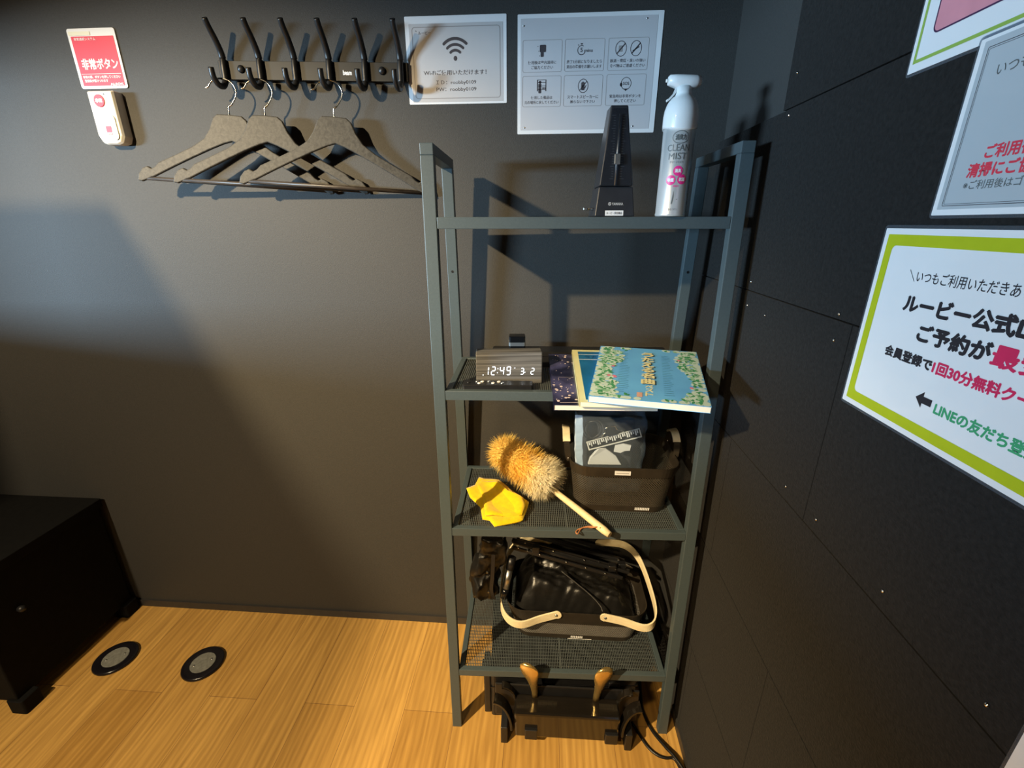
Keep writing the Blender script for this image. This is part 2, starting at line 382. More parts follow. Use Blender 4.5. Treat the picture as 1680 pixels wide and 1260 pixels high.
for j, (y0, y1) in enumerate(rows2):
    for i, (x0, x1) in enumerate(cols):
        frame_ring(b, x0, x1, y0, y1, .0009, .004, .0017)
        for q, s in enumerate(lines[j][i]):
            wd = min(.0071 * len(s), .079)
            line(t, s, (x0 + x1) / 2 - wd / 2, y0 + .0155 - q * .0095, wd, .0068, .0017, .012, M_ink2)
        cx, cy = (x0 + x1) / 2, y0 + .0405; ic = MB()
        z = .0017
        if (j, i) == (0, 0):      # hand with a cloth
            ic.poly(rrect(cx - .006, cx + .008, cy - .002, cy + .012, .002, 3), z - .0001, z + .0001); ic.flat(rrect(cx - .004, cx + .003, cy - .011, cy + .001, .0015, 3), z + .0002)
            for q in range(3): ic.flat(disc(cx - .010 + q * .002, cy + .009 - q * .009, .0009, n=8), z)
        elif (j, i) == (0, 1):    # stop watch, 5 mins
            n = 20; ang = [R_(60 + 280 * k / n) for k in range(n + 1)]
            ic.add([(cx - .007 + r * math.cos(a), cy + r * math.sin(a), z) for r in (.0095, .0080) for a in ang], [(k, k + 1, n + 2 + k, n + 1 + k) for k in range(n)])
            ic.flat(rrect(cx - .0095, cx - .0045, cy + .0105, cy + .013, .0005, 2), z)
            ic.flat([(cx - .0155, cy + .0095), (cx - .0135, cy + .0085), (cx - .0125, cy + .010), (cx - .0145, cy + .011)], z)
            line(t, '5', cx - .0095, cy - .0035, .005, .008, z, .02, M_ink2); line(t, 'mins', cx - .001, cy - .0035, .019, .0055, z, .02, M_ink2)
        elif (j, i) == (0, 2):    # no drinking, no smoking
            for ox in (-.0165, .0165):
                ic.ringflat(disc(cx + ox, cy + .001, .0125, .0150), disc(cx + ox, cy + .001, .0112, .0137), z)
                ic.flat([(cx + ox - .0095, cy - .0075), (cx + ox - .008, cy - .0095), (cx + ox + .0095, cy + .0095), (cx + ox + .008, cy + .0115)], z)
            ic.flat(rrect(cx - .0215, cx - .0125, cy - .005, cy + .007, .001, 2), z - .0001, 1)
            ic.flat([(cx + .009, cy - .003), (cx + .0095, cy - .005), (cx + .0235, cy + .003), (cx + .023, cy + .005)], z)
        elif (j, i) == (1, 0):    # person putting things back on a shelf
            ic.flat(rrect(cx - .011, cx - .0085, cy - .009, cy + .014, .0004, 2), z); ic.flat(rrect(cx + .0085, cx + .0105, cy - .009, cy + .014, .0004, 2), z)
            for q in (-.006, .001, .008, .013): ic.flat(rrect(cx - .009, cx + .009, cy + q, cy + q + .0012, .0003, 2), z)
            ic.flat(disc(cx - .004, cy + .009, .003, n=12), z); ic.flat(rrect(cx - .0075, cx - .001, cy - .013, cy + .006, .001, 2), z)
            for q in range(4): ic.flat(rrect(cx + .001 + q * .002, cx + .0022 + q * .002, cy - .005, cy - .001, .0002, 1), z)
        elif (j, i) == (1, 1):    # do not touch
            ic.ringflat(disc(cx, cy, .0118, .0140), disc(cx, cy, .0104, .0126), z)
            ic.flat(rrect(cx - .0045, cx + .0035, cy - .0085, cy + .001, .002, 3), z)
            for q in range(4): ic.flat(rrect(cx - .0045 + q * .0021, cx - .0028 + q * .0021, cy, cy + .007 + .0015 * (q in (1, 2)), .0006, 2), z)
            ic.flat([(cx + .003, cy - .005), (cx + .0045, cy - .005), (cx + .0075, cy + .001), (cx + .006, cy + .002)], z)
            ic.flat([(cx - .0085, cy - .0085), (cx - .0075, cy - .0095), (cx + .0085, cy + .0085), (cx + .0075, cy + .0095)], z)
        else:                     # SOS pin
            ic.ringflat(disc(cx, cy + .003, .0118, .0125), disc(cx, cy + .003, .0106, .0113), z); ic.flat([(cx - .005, cy - .007), (cx + .005, cy - .007), (cx, cy - .012)], z)
            ic.flat(disc(cx - .0110, cy + .001, .0028, .0040, 12), z)
            line(t, 'SOS', cx - .0068, cy + .0002, .0140, .0060, z, .015, M_ink2)
        ic.build('icon', [M_ink2, M_greyink], t)
b.build('border', M_greyink, t)
for x, y in ((.0135, .2135), (.2830, .2210), (.0165, .0135), (.2690, .0135)):
    MB().lathe([(.0001, .0030), (.0014, .0026), (.0020, .0016), (.0020, .0012)][::-1], (x, y, 0), 12).build('pin', M_silver, t)

# ---------------------------------------------------------------- emergency button sign and call button
t = thing('sign_card', 'red and white emergency button card fixed on the back wall', 'sign', on_back(-0.912, 1.654))
W_, H_ = 0.121, 0.123
MB().poly(rrect(0, W_, 0, H_, .006, 5), 0.0, 0.0025).build('card', M_paper, t, .0006)
b = MB(); b.poly(rrect(.0075, W_ - .006, .006, H_ - .016, .0015, 3), .0025, .0029); b.build('red_panel', M_redink, t)
b = MB()
line(t, '非常ボタン', .018, .0400, .092, .0220, .0031, .018, M_whiteink)
b.flat([(.010, .0305), (.112, .0305), (.112, .0312), (.010, .0312)], .0031)
line(t, '非常の際、ボタンを押してください', .012, .0215, .096, .0060, .0031, .015, M_whiteink)
line(t, '警備員が駆けつけます', .014, .0135, .060, .0060, .0031, .015, M_whiteink)
line(t, 'ALSOK', .078, .0070, .034, .0045, .0031, .02, M_whiteink)
line(t, '非常通報システム', .014, .0985, .054, .0060, .0031, .01, M_whiteink)
b.build('rule_line', M_whiteink, t)
MB().poly(rrect(.004, .058, .1085, .1165, .0015, 2), .0026, .0034).build('sticker', mat('cream_tape', (.80, .78, .62), .5, noise_amt=.03), t)

t = thing('call_button', 'white plastic alarm call button box with a round red button, below the red card', 'alarm button', on_back(-0.8790, 1.5280))
b = MB()
W_, H_, D_ = 0.072, 0.123, 0.030
out = [(.000, .116), (.066, .116), (.066, .018), (.059, .004), (.048, .000), (.018, .000), (.007, .004), (.000, .018)]
out = out[::-1]
ins = [(x + (.006 if x < .036 else -.006) * .5, y + (.003 if y < .06 else -.003)) for x, y in out]
b.loft([[(x, y, 0) for x, y in out], [(x, y, D_ - .006) for x, y in out], [(x, y, D_) for x, y in ins]])
b.build('case', M_whiteplastic, t, .0015)
MB().poly(rrect(.008, .058, .009, .064, .010, 5), D_, D_ + .003).build('cover', M_whiteplastic, t, .0012)
MB().lathe([(.0135, 0), (.0135, .0012), (.0125, .0018)], (.029, .094, D_), 28).build('button', M_redink, t)
b = MB(); put_text(b, '非常', .0205, .0900, .017, .0085, D_ + .0021, .03); b.build('lettering', M_whiteink, t)
b = MB(); b.flat([(.030, .026), (.0445, .026), (.0445, .0395), (.030, .0395)], D_ + .0033)
line(t, 'ALSOK', .0325, .0205, .0125, .0035, D_ + .0033, .02, M_redink); b.build('logo', M_redink, t)
MB().lathe([(.0012, 0), (.0012, .001)], (.0440, .108, D_), 10).build('indicator_lamp', M_black, t)

# ---------------------------------------------------------------- coat rack
RK = Matrix.Translation((-0.3250, BY, 1.6775)) @ Matrix.Rotation(R_(1.7), 4, 'Y')
t = thing('coat_rack', 'black wall-mounted coat rack with six double hooks', 'coat rack', RK)
MB().box(-.222, .232, -.012, -.0005, -.019, .019, bev=.002).build('back_plate', mat('black_brown_plate', (0.009, 0.0088, 0.0075), 0.5, noise_amt=.2, noise_scale=30, spec=.3), t)
HX = [-.2045, -.1170, -.0330, .0490, .1330, .2165]
for hx in HX:
    b = MB()
    b.tube([(hx, -.016, .026), (hx, -.0175, .018), (hx, -.018, 0), (hx, -.018, -.018), (hx, -.020, -.028)], .0072, 10, rad=[.0055, .0068, .0072, .0072, .0062])
    b.box(hx - .0065, hx + .0065, -.017, -.0122, -.020, .020)
    hk = b.build('hook', M_blackmetal, t)
    up = catmull([(hx, -.0165, .022), (hx, -.022, .036), (hx, -.036, .056), (hx - .001, -.050, .074), (hx - .001, -.058, .086)], 5)
    MB().tube(up, .006, 10, rad=[.0074 - .0014 * i / (len(up) - 1) for i in range(len(up))]).build('upper_prong', M_blackmetal, hk)
    lo = catmull([(hx, -.0195, -.024), (hx, -.030, -.037), (hx, -.048, -.038), (hx - .001, -.060, -.026), (hx - .001, -.064, -.008)], 5)
    MB().tube(lo, .005, 10, rad=[.0068 - .0008 * i / (len(lo) - 1) for i in range(len(lo))]).build('lower_prong', M_blackmetal, hk)
for bx in (-.166, .172):
    MB().lathe([(.0085, 0), (.0078, .004), (.0052, .0068), (.0001, .0078)], n=18, mat=Matrix.Translation((bx, -.012, .002)) @ Matrix.Rotation(PI / 2, 4, 'X')).build('bolt', M_blackmetal, t)
b = MB(); put_text(b, 'beam', 0, 0, .0200, .0095, 0, .03)
o = b.build('logo', M_whiteink, t); o.matrix_local = Matrix.Translation((.0790, -.0126, -.007)) @ Matrix.Rotation(PI / 2, 4, 'X')

# ---------------------------------------------------------------- clothes hangers
HS_ = .945
HALF = [(0, 0), (.029, -.001), (.040, -.010), (.052, -.036), (.068, -.058), (.098, -.078), (.150, -.104), (.186, -.121), (.197, -.132), (.205, -.136), (.214, -.131), (.227, -.137), (.238, -.150), (.243, -.166)]
LOW = [(.233, -.168), (.200, -.154), (.150, -.128), (.100, -.103), (.050, -.079), (.020, -.066), (0, -.060)]
def hanger_outline():
    right = [(x * HS_, z * HS_) for x, z in HALF + LOW]
    left = [(-x, y) for x, y in right[1:-1]][::-1]
    return right + left
def make_hanger(label, loc, yaw, roll, first=None):
    root = thing('clothes_hanger', label, 'clothes hanger', Matrix.Translation(loc) @ Matrix.Rotation(yaw, 4, 'Z') @ Matrix.Rotation(roll, 4, 'Y'), group='clothes hangers on the coat rack')
    if first is not None:
        for ch in first.children:
            c = ch.copy(); COL.objects.link(c); c.parent = root
        return root
    b = MB(); o = hanger_outline()[::-1]
    b.add([(x, -.005, z) for x, z in o] + [(x, .005, z) for x, z in o], [tuple(range(len(o)))[::-1], tuple(range(len(o), 2 * len(o)))] + [(i, (i + 1) % len(o), len(o) + (i + 1) % len(o), len(o) + i) for i in range(len(o))])
    b.build('shoulder_body', M_hanger, root, .0022)
    MB().tube([(-.219, 0, -.151), (.219, 0, -.151)], .0048, 10).build('trouser_bar', M_rod, root)
    hk = catmull([(0, 0, -.005), (0, 0, .015), (.008, 0, .023), (.019, 0, .040), (.0205, 0, .055), (.010, 0, .069), (-.010, 0, .0735), (-.029, 0, .067), (-.039, 0, .055), (-.047, 0, .051)], 6)
    # the hook: neck, swan bend, open end
    MB().tube(hk, .0019, 8).build('wire_hook', M_chrome, root)
    return root
# each hangs by the crown of its wire hook in the lower prong of a rack hook
h1 = make_hanger('dark wooden clothes hanger on the first coat hook, nearest the alarm button', (-0.5195, 0.2695, 1.5841), R_(9), R_(3.6))
h2 = make_hanger('dark wooden clothes hanger on the second coat hook, between the other two hangers', (-0.4320, 0.2695, 1.5815), R_(9), R_(3.0), h1)
h3 = make_hanger('dark wooden clothes hanger hung closest to the wi-fi notice and shelf post', (-0.2660, 0.2695, 1.5766), R_(9), R_(3.4), h1)

# ---------------------------------------------------------------- shelf unit
SY = 0.0348
SH = Matrix.Rotation(SY, 4, 'Z')
HS, WS, T = 1.48, 0.60, 0.025
yf = lambda z: -0.0365 * (1 - z / HS)
yr = lambda z: 0.2133 + 0.1035 * (1 - z / HS)
ZS = [1.3539, 1.0059, 0.6607, 0.2141]
t = shelf = thing('shelf_unit', 'slate grey metal shelf unit with four mesh shelves in the corner', 'shelf', SH)
for x0 in (0, WS - T):
    for fn, d in ((yf, .020), (yr, .020)):
        zt = HS - .020
        b = MB()
        b.prism8([(x0, fn(0), 0), (x0 + T, fn(0), 0), (x0 + T, fn(0) + d, 0), (x0, fn(0) + d, 0)], [(x0, fn(zt), zt), (x0 + T, fn(zt), zt), (x0 + T, fn(zt) + d, zt), (x0, fn(zt) + d, zt)])
        b.build('post', M_steel, t, .0014)
    MB().box(x0, x0 + T, 0, yr(HS) + .02, HS - .020, HS).build('top_rail', M_steel, t, .0014)
    xo = -.0015 if x0 == 0 else WS + .0015
    for z in ZS:
        for fn in (yf, yr):
            MB().lathe([(.0001, 0), (.0040, .0006), (.0045, .0030)], n=10, mat=Matrix.Translation((xo, fn(z) + .010, z - .010)) @ Matrix.Rotation(PI / 2 if x0 == 0 else -PI / 2, 4, 'Y')).build('screw', M_blackmetal, t)
    for zz in (1.23,):
        MB().lathe([(.0032, 0), (.0032, .0008)], n=12, mat=Matrix.Translation((x0 + T / 2, yr(zz) + .0004, zz)) @ Matrix.Rotation(PI / 2, 4, 'X')).build('screw_hole', M_black, t)
for z in ZS:
    a, c = yf(z) + .0006, yr(z) + .006
    x0, x1 = T, WS - T
    zt, zb = z, z - .0215
    b = MB()
    b.box(x0, x1, a, a + .014, zb, zt); b.box(x0, x1, c - .014, c, zb, zt)
    b.box(x0, x0 + .014, a + .014, c - .014, zb, zt); b.box(x1 - .014, x1, a + .014, c - .014, zb, zt)
    sh = b.build('shelf_tray', M_steel, t, .0012)
    b = MB(); n = 112; px0, px1, py0, py1 = x0 + .013, x1 - .013, a + .013, c - .013
    pitch = (px1 - px0) / n
    for i in range(n): b.box(px0 + i * pitch, px0 + i * pitch + pitch * .42, py0, py1, zt - .0045, zt - .0030)
    m = 30
    for j in range(m + 1):
        y = py0 + (py1 - py0) * j / m
        b.box(px0, px1, y - .0006, y + .0006, zt - .0052, zt - .0040)
    b.box((px0 + px1) / 2 - .0016, (px0 + px1) / 2 + .0016, py0, py1, zt - .0062, zt - .0031)
    b.build('mesh_panel', M_mesh, sh)
TOP = [z - 0.0030 for z in ZS]     # the surface things rest on (mesh), rails stand 3 mm higher

# ---------------------------------------------------------------- metronome
MZ = ZS[0]
t = thing('metronome', 'black pyramid metronome on the top shelf', 'metronome', loc=(0.3600, 0.016, MZ + .0005), rz=R_(3))
def trap(wb, db, wt, dt, z0, z1, H=.192, back=0.0):
    f = lambda z: (wb + (wt - wb) * z / H, db + (dt - db) * z / H)
    (a, d), (a2, d2) = f(z0), f(z1); cy = db / 2
    return ([(-a / 2, cy - d / 2, z0), (a / 2, cy - d / 2, z0), (a / 2, cy + d / 2, z0), (-a / 2, cy + d / 2, z0)],
            [(-a2 / 2, cy - d2 / 2, z1), (a2 / 2, cy - d2 / 2, z1), (a2 / 2, cy + d2 / 2, z1), (-a2 / 2, cy + d2 / 2, z1)])
M_met = mat('metronome_black', (0.024, 0.026, 0.031), 0.33, noise_amt=.1, noise_scale=60)
q = trap(.075, .085, .031, .040, 0, .052); MB().prism8(*q).build('base', M_met, t, .002)
q = trap(.0735, .083, .030, .039, .0530, .187); MB().prism8(*q).build('body', M_met, t, .0022)
# front face frame: position on the sloping front
def mfront(u, z, off):
    d = .085 + (.040 - .085) * z / .192
    return (u, .0425 - d / 2 - off, z)
b = MB()
for zz in [.065 + .0042 * k for k in range(26)]:
    wd = .007 if round((zz - .065) / .0042) % 5 == 0 else .004
    for sgn in (-1, 1):
        b.add([mfront(sgn * .006, zz, .0012), mfront(sgn * (.006 + wd), zz, .0012), mfront(sgn * (.006 + wd), zz + .0007, .0012), mfront(sgn * .006, zz + .0007, .0012)], [(0, 1, 2, 3)])
b.build('tempo_scale', mat('dim_scale_print', (.13, .13, .14), .5, noise_amt=.1), t)
pd = MB().tube([mfront(-.003, .054, .004), mfront(.001, .172, .004)], .0016, 8).build('pendulum', M_silver, t)
b = MB(); pz = .098
b.prism8([mfront(-.0065, pz - .009, .003), mfront(.0048, pz - .009, .003), mfront(.0048, pz - .009, .008), mfront(-.0065, pz - .009, .008)], [mfront(-.0065, pz + .009, .003), mfront(.0048, pz + .009, .003), mfront(.0048, pz + .009, .008), mfront(-.0065, pz + .009, .008)])
b.build('weight', mat('pendulum_weight', (.42, .40, .36), .35, .6, noise_amt=.1), pd, .0015)
b = MB(); gl = see_through('smoked_cover', (.03, .033, .04), .12, .80, (.85, .87, .9))
z0, z1 = .054, .180; w0, w1 = .030, .0125
b.add([mfront(-w0, z0, .0095), mfront(w0, z0, .0095), mfront(w1, z1, .0095), mfront(-w1, z1, .0095), mfront(-w0, z0, .0005), mfront(w0, z0, .0005), mfront(w1, z1, .0005), mfront(-w1, z1, .0005)],
      [(0, 1, 2, 3), (0, 4, 5, 1), (1, 5, 6, 2), (2, 6, 7, 3), (3, 7, 4, 0)])
b.build('front_cover', gl, t)
b = MB()
put_text(b, 'YAMAHA', -.006, .020, .021, .0042, 0, .02); b.ringflat(disc(-.0100, .0222, .0027), disc(-.0100, .0222, .0021), 0)
for a in (90, 210, 330): b.flat([(-.0100 + .0003 * math.cos(R_(a + 90)), .0222 + .0003 * math.sin(R_(a + 90))), (-.0100 - .0003 * math.cos(R_(a + 90)), .0222 - .0003 * math.sin(R_(a + 90))), (-.0100 + .0024 * math.cos(R_(a)), .0222 + .0024 * math.sin(R_(a)))], 0)
for v in b.v:
    p = mfront(v.x, v.y, .0006); v.x, v.y, v.z = p
b.build('logo', M_whiteink, t)
b = MB(); b.add([mfront(-.018, .0015, .0006), mfront(.016, .0015, .0006), mfront(.016, .0105, .0006), mfront(-.018, .0105, .0006)], [(0, 1, 2, 3)]); st = b.build('sticker', M_paper, t)
b = MB(); put_text(b, 'ルービー貸出備品', -.0155, .0040, .029, .0042, 0, .01)
for v in b.v:
    p = mfront(v.x, v.y, .0009); v.x, v.y, v.z = p
b.build('lettering', M_ink2, st)
b = MB(); b.tube([(-.036, .030, .014), (-.050, .030, .014)], .0022, 8); b.box(-.056, -.049, .022, .038, .0115, .0165, bev=.002); b.build('winding_key', M_silver, t)

# ---------------------------------------------------------------- spray can
t = thing('spray_can', 'tall silver air freshener spray bottle on the top shelf beside the metronome', 'spray bottle', loc=(0.4660, 0.030, MZ + .0005))
M_can = bpy.data.materials.new('silver_can'); M_can.use_nodes = True
nt = M_can.node_tree; bs = nt.nodes['Principled BSDF']; bs.inputs['Metallic'].default_value = .55; bs.inputs['Roughness'].default_value = .30
tc = nt.nodes.new('ShaderNodeTexCoord'); vo = nt.nodes.new('ShaderNodeTexVoronoi'); vo.inputs['Scale'].default_value = 16
mp = nt.nodes.new('ShaderNodeMapping'); mp.inputs['Scale'].default_value = (1, 1, .55); mp.inputs['Rotation'].default_value = (.3, .5, .2)
nt.links.new(tc.outputs['Object'], mp.inputs[0]); nt.links.new(mp.outputs[0], vo.inputs['Vector'])
rp = nt.nodes.new('ShaderNodeValToRGB'); rp.color_ramp.elements[0].color = (.50, .54, .56, 1); rp.color_ramp.elements[1].color = (.80, .82, .83, 1); rp.color_ramp.elements[1].position = .6
nt.links.new(vo.outputs['Distance'], rp.inputs[0]); nt.links.new(rp.outputs[0], bs.inputs['Base Color'])
MB().lathe([(.0268, 0), (.0282, .002), (.0282, .004), (.0276, .006), (.0276, .158), (.026, .160)], n=40).build('can', M_can, t)
M_cap = mat('pearl_white_cap', (.76, .79, .80), .28, noise_amt=.02, coat=.4)
b = MB()
n = 40; prof = [(.0296, .146), (.0300, .150), (.0300, .165), (.0288, .175), (.0255, .185), (.0205, .1925), (.0150, .1965), (.0138, .200), (.0138, .2105)]
rings = []
for k, (r, z) in enumerate(prof):
    rings.append([(r * math.cos(2 * PI * i / n), r * math.sin(2 * PI * i / n), z - (.006 * (0.5 - 0.5 * math.cos(4 * PI * i / n)) if k < 2 else 0)) for i in range(n)])
b.loft(rings, smooth=True); b.build('cap', M_cap, t)
b = MB()
sec = lambda x, hw, z0, z1: [(x, y, z) for y, z in rrect(-hw, hw, z0, z1, min(hw, (z1 - z0) / 2) * .85, 4)]
b.loft([sec(-.0285, .005, .2140, .2265), sec(-.026, .0085, .2130, .2290), sec(-.014, .0125, .2090, .2290), sec(.004, .0140, .2060, .2280), sec(.018, .0130, .2075, .2275), sec(.0255, .0095, .2100, .2260), sec(.0285, .004, .2140, .2225)], smooth=True)
b.build('spray_head', M_cap, t)
MB().lathe([(.0026, 0), (.0026, .004)], n=12, mat=Matrix.Translation((-.0280, 0, .2205)) @ Matrix.Rotation(-PI / 2, 4, 'Y')).build('nozzle', M_whiteplastic, t)
b = MB(); b.strap(catmull([(-.0125, 0, .2100), (-.0155, 0, .2020), (-.0200, 0, .1965), (-.0250, 0, .1915), (-.0275, 0, .1905)], 5), .010, .0030, updir=(0, 1, 0)); b.build('trigger', M_cap, t)
# label printed round the can; centre faces the room side
FA = math.atan2(-0.8992 - 0.03, 0.2304 - 0.466) + R_(2)
def wrap(rad):
    return lambda p: (rad * math.cos(FA + p[0] / rad), rad * math.sin(FA + p[0] / rad), p[1])
RW = .0281
b = MB(); M_lab = mat('grey_label_ink', (.10, .11, .11), .5, noise_amt=.05)
line(t, 'CLEAN', -.0185, .1080, .039, .0105, 0, .0, M_lab, warp=wrap(RW)); line(t, 'MIST', -.0150, .0945, .031, .0105, 0, .0, M_lab, warp=wrap(RW))
line(t, 'クリーンミスト', -.0120, .0885, .0235, .0035, 0, .01, M_lab, warp=wrap(RW))
line(t, '消臭力', -.0062, .1252, .0185, .0085, 0, .03, M_lab, warp=wrap(RW))
o1, o2 = disc(.0028, .1295, .0142, .0104), disc(.0028, .1295, .0131, .0093)
b.add([wrap(RW)((p[0], p[1], 0)) for p in o1 + o2], [(i, (i + 1) % 28, 28 + (i + 1) % 28, 28 + i) for i in range(28)])
o1 = [(-.0020, .0200), (-.0005, .0220), (.0010, .0330), (.0002, .0440), (-.0008, .0330), (-.0022, .0225)]
b.add([wrap(RW)((p[0], p[1], 0)) for p in o1], [tuple(range(6))])
b.add([wrap(RW)((p[0], p[1], 0)) for p in [(-.008, .0275), (.008, .0285), (.008, .0292), (-.008, .0282)]], [(0, 1, 2, 3)])
line(t, 'ひかるリネン', -.010, .0100, .019, .0040, 0, .0, M_lab, warp=wrap(RW))
b.build('label_emblem', M_lab, t)
M_mag = mat('magenta_print', (.80, .03, .25), .4, noise_amt=.04)
for cx, cz, s in ((.0040, .0760, '消臭'), (-.0070, .0610, '除菌'), (.0125, .0620, '抗菌')):
    b = MB(); d = disc(cx, cz, .0082); n = len(d)
    b.add([wrap(RW)((cx, cz, 0))] + [wrap(RW)((p[0], p[1], 0)) for p in d], [(0, 1 + i, 1 + (i + 1) % n) for i in range(n)])
    dot = b.build('pink_dot', M_mag, t); line(dot, s, cx - .0055, cz - .003, .011, .0062, 0, .03, M_whiteink, wrap(RW + .0003))
line(t, '無香性', -.002, .0495, .010, .0030, 0, .01, M_mag, warp=wrap(RW))


# ---------------------------------------------------------------- clock on shelf two
Z2 = ZS[1]
t = thing('digital_clock', 'wood-grain block clock with white glowing digits, on the second shelf', 'clock', loc=(0.0850, 0.0430, TOP[1] + .0005), rz=R_(6))
W_, H_, D_ = .1470, .0715, .042
lean = .006
b = MB(); b.prism8([(0, 0, 0), (W_, 0, 0), (W_, D_ + .006, 0), (0, D_ + .006, 0)], [(0, lean, H_), (W_, lean, H_), (W_, D_, H_), (0, D_, H_)]); b.build('body', M_clock, t, .002)
M_led = mat('white_led', (.8, .85, .9), .5, emit=(.78, .88, 1.0), estr=1.7)
SEG = {'a': (0, 1, 1, 1), 'g': (0, .5, 1, .5), 'd': (0, 0, 1, 0), 'f': (0, .5, 0, 1), 'b': (1, .5, 1, 1), 'e': (0, 0, 0, .5), 'c': (1, 0, 1, .5)}
DIG = {'1': 'bc', '2': 'abged', '4': 'fgbc', '9': 'abcdfg', '3': 'abgcd'}
b = MB()
def cf(u, v): return (u, lean * v / H_ - .0012, v)
def digit(ch, x, y, w_, h_, th):
    sl = .10
    for s in DIG[ch]:
        ax, ay, bx, by = SEG[s]; p = Vector((x + ax * w_ + sl * ay * h_, y + ay * h_)); q = Vector((x + bx * w_ + sl * by * h_, y + by * h_))
        d = (q - p).normalized(); p += d * th * .35; q -= d * th * .35; nn = Vector((-d.y, d.x)) * th / 2
        pts = [p + nn * .2, p + d * th * .5 + nn, q - d * th * .5 + nn, q + nn * .2, q - nn * .2, q - d * th * .5 - nn, p + d * th * .5 - nn, p - nn * .2]
        b.add([cf(a.x, a.y) for a in pts], [tuple(range(8))[::-1]])
for ch, x in (('1', .0185), ('2', .0335), ('4', .0525), ('9', .0675)): digit(ch, x, .0215, .0080, .0180, .0019)
for ch, x in (('3', .0985), ('2', .1215)): digit(ch, x, .0220, .0066, .0136, .0017)
for x, y in ((.0155, .0215), (.0473, .0262), (.0485, .0355), (.0860, .0365), (.1085, .0265)):
    b.add([cf(p[0], p[1]) for p in disc(x, y, .0011, n=10)], [tuple(range(10))])
b.build('digits', M_led, t)

# ---------------------------------------------------------------- remote control
t = thing('remote_control', 'slim black remote control with round buttons lying before the block clock', 'remote control', loc=(0.0600, 0.0030, TOP[1] + .0005), rz=R_(2))
MB().box(0, .152, 0, .033, 0, .012, bev=.004).build('body', M_black, t)
b = MB().box(.002, .150, .002, .031, .0119, .0124); b.build('face_plate', M_black, t)
for k, (x, y) in enumerate(((.012, .016), (.030, .022), (.042, .021), (.036, .011), (.056, .022), (.066, .012), (.078, .021), (.086, .012))):
    MB().lathe([(.0042, 0), (.0042, .0012), (.0030, .0020)], (x, y, .0123), 14).build('button', M_silver if k % 3 == 1 else (M_whiteplastic if k else M_blackmetal), t)

# ---------------------------------------------------------------- long case and adapter at the back of shelf two
t = thing('equipment_case', 'long low black case behind the clock and the books', 'case', loc=(0.105, 0.172, TOP[1] + .0005), rz=SY)
MB().box(0, .438, 0, .058, 0, .040, bev=.006).build('body', M_black, t)
MB().box(-.0005, .4385, -.0006, .0586, .0280, .0292).build('lid_seam', M_blackgloss, t)
o = MB().box(.020, .040, -.003, .004, .018, .034, bev=.001).build('latch', M_silver, t)
t = thing('power_adapter', 'small black block with a silver band, on top of the long black case', 'adapter', loc=(0.1480, 0.182, TOP[1] + .0406), rz=R_(4))
MB().box(0, .040, 0, .034, 0, .036, bev=.004).build('body', M_black, t)
MB().box(-.0006, .0406, -.0006, .0346, .011, .022, bev=.004).build('band', mat('brushed_steel', (.5, .5, .48), .45, .6, noise_amt=.1), t)

# ---------------------------------------------------------------- books
def book(label, corner, yaw, w_, l_, th, cover, slope=.1, roll=0.0):
    """corner: front left lower corner; the stack leans back on the long case"""
    m = Matrix.Translation(corner) @ Matrix.Rotation(yaw, 4, 'Z') @ Matrix.Rotation(math.atan(slope), 4, 'X') @ Matrix.Rotation(roll, 4, 'Y')
    t = thing('book', label, 'book', m, group='music books on the second shelf')
    b = MB(); b.box(.001, w_ - .0008, .0008, l_ - .0008, .0005, th - .0005); b.build('pages', M_pages, t)
    b = MB(); b.box(0, w_, 0, l_, 0, .0005); b.box(0, w_, 0, l_, th - .0005, th); b.box(0, .0009, 0, l_, 0, th)
    b.build('cover', cover, t)
    return t
M_pages = mat('cream_pages', (.86, .82, .70), .7, noise_amt=.04, noise_scale=8, stretch=(1, 1, 60))
def navy_cover():
    m = mat('navy_cover', (.028, .028, .075), .25, coat=.4); nt = m.node_tree; bs = nt.nodes['Principled BSDF']
    tc = nt.nodes.new('ShaderNodeTexCoord'); v = nt.nodes.new('ShaderNodeTexNoise'); v.inputs['Scale'].default_value = 14; v.inputs['Detail'].default_value = 2
    nt.links.new(tc.outputs['Object'], v.inputs['Vector'])
    rp = nt.nodes.new('ShaderNodeValToRGB'); rp.color_ramp.elements[0].position = .42; rp.color_ramp.elements[1].position = .68
    rp.color_ramp.elements[0].color = (.012, .012, .035, 1); rp.color_ramp.elements[1].color = (.10, .10, .24, 1)
    nt.links.new(v.outputs['Fac'], rp.inputs[0]); nt.links.new(rp.outputs[0], bs.inputs['Base Color']); return m
M_tealcov = mat('teal_blue_cover', (.012, .14, .30), .3, noise_amt=.25, noise_scale=15, coat=.4)
M_yellowedge = mat('pale_yellow_cover', (.78, .76, .40), .4, noise_amt=.03, coat=.3)
M_bluecov = mat('sky_blue_cover', (.16, .50, 1.0), .3, noise_amt=.12, noise_scale=12, coat=.4)
random.seed(4)
b1 = book('navy starry-patterned music book at the bottom of the stack', (.2545, -.1060, 1.0080), R_(2), .196, .262, .0115, navy_cover())
b = MB()
for _ in range(70):
    x, y = .004 + .060 * random.random(), .012 + .245 * random.random(); r = random.choice((.0008, .0010, .0012, .0018, .0030))
    if .10 < y < .19 and r > .0012: r = .0008
    b.flat(disc(x, y, r, r * random.uniform(.7, 1.4), 9), .0118)
b.flat([(.016, .1260), (.050, .1275), (.050, .1280), (.016, .1265)], .0118); b.flat([(.012, .0090), (.060, .0110), (.060, .0120), (.012, .0100)], .0118)
b.build('cover_print', mat('pale_pink_stars', (.75, .62, .62), .4, noise_amt=.1), b1)
b2 = book('pale yellow music book with a teal panel, middle of the stack', (.3010, -.1140, 1.0200), R_(0), .176, .270, .0100, M_yellowedge)
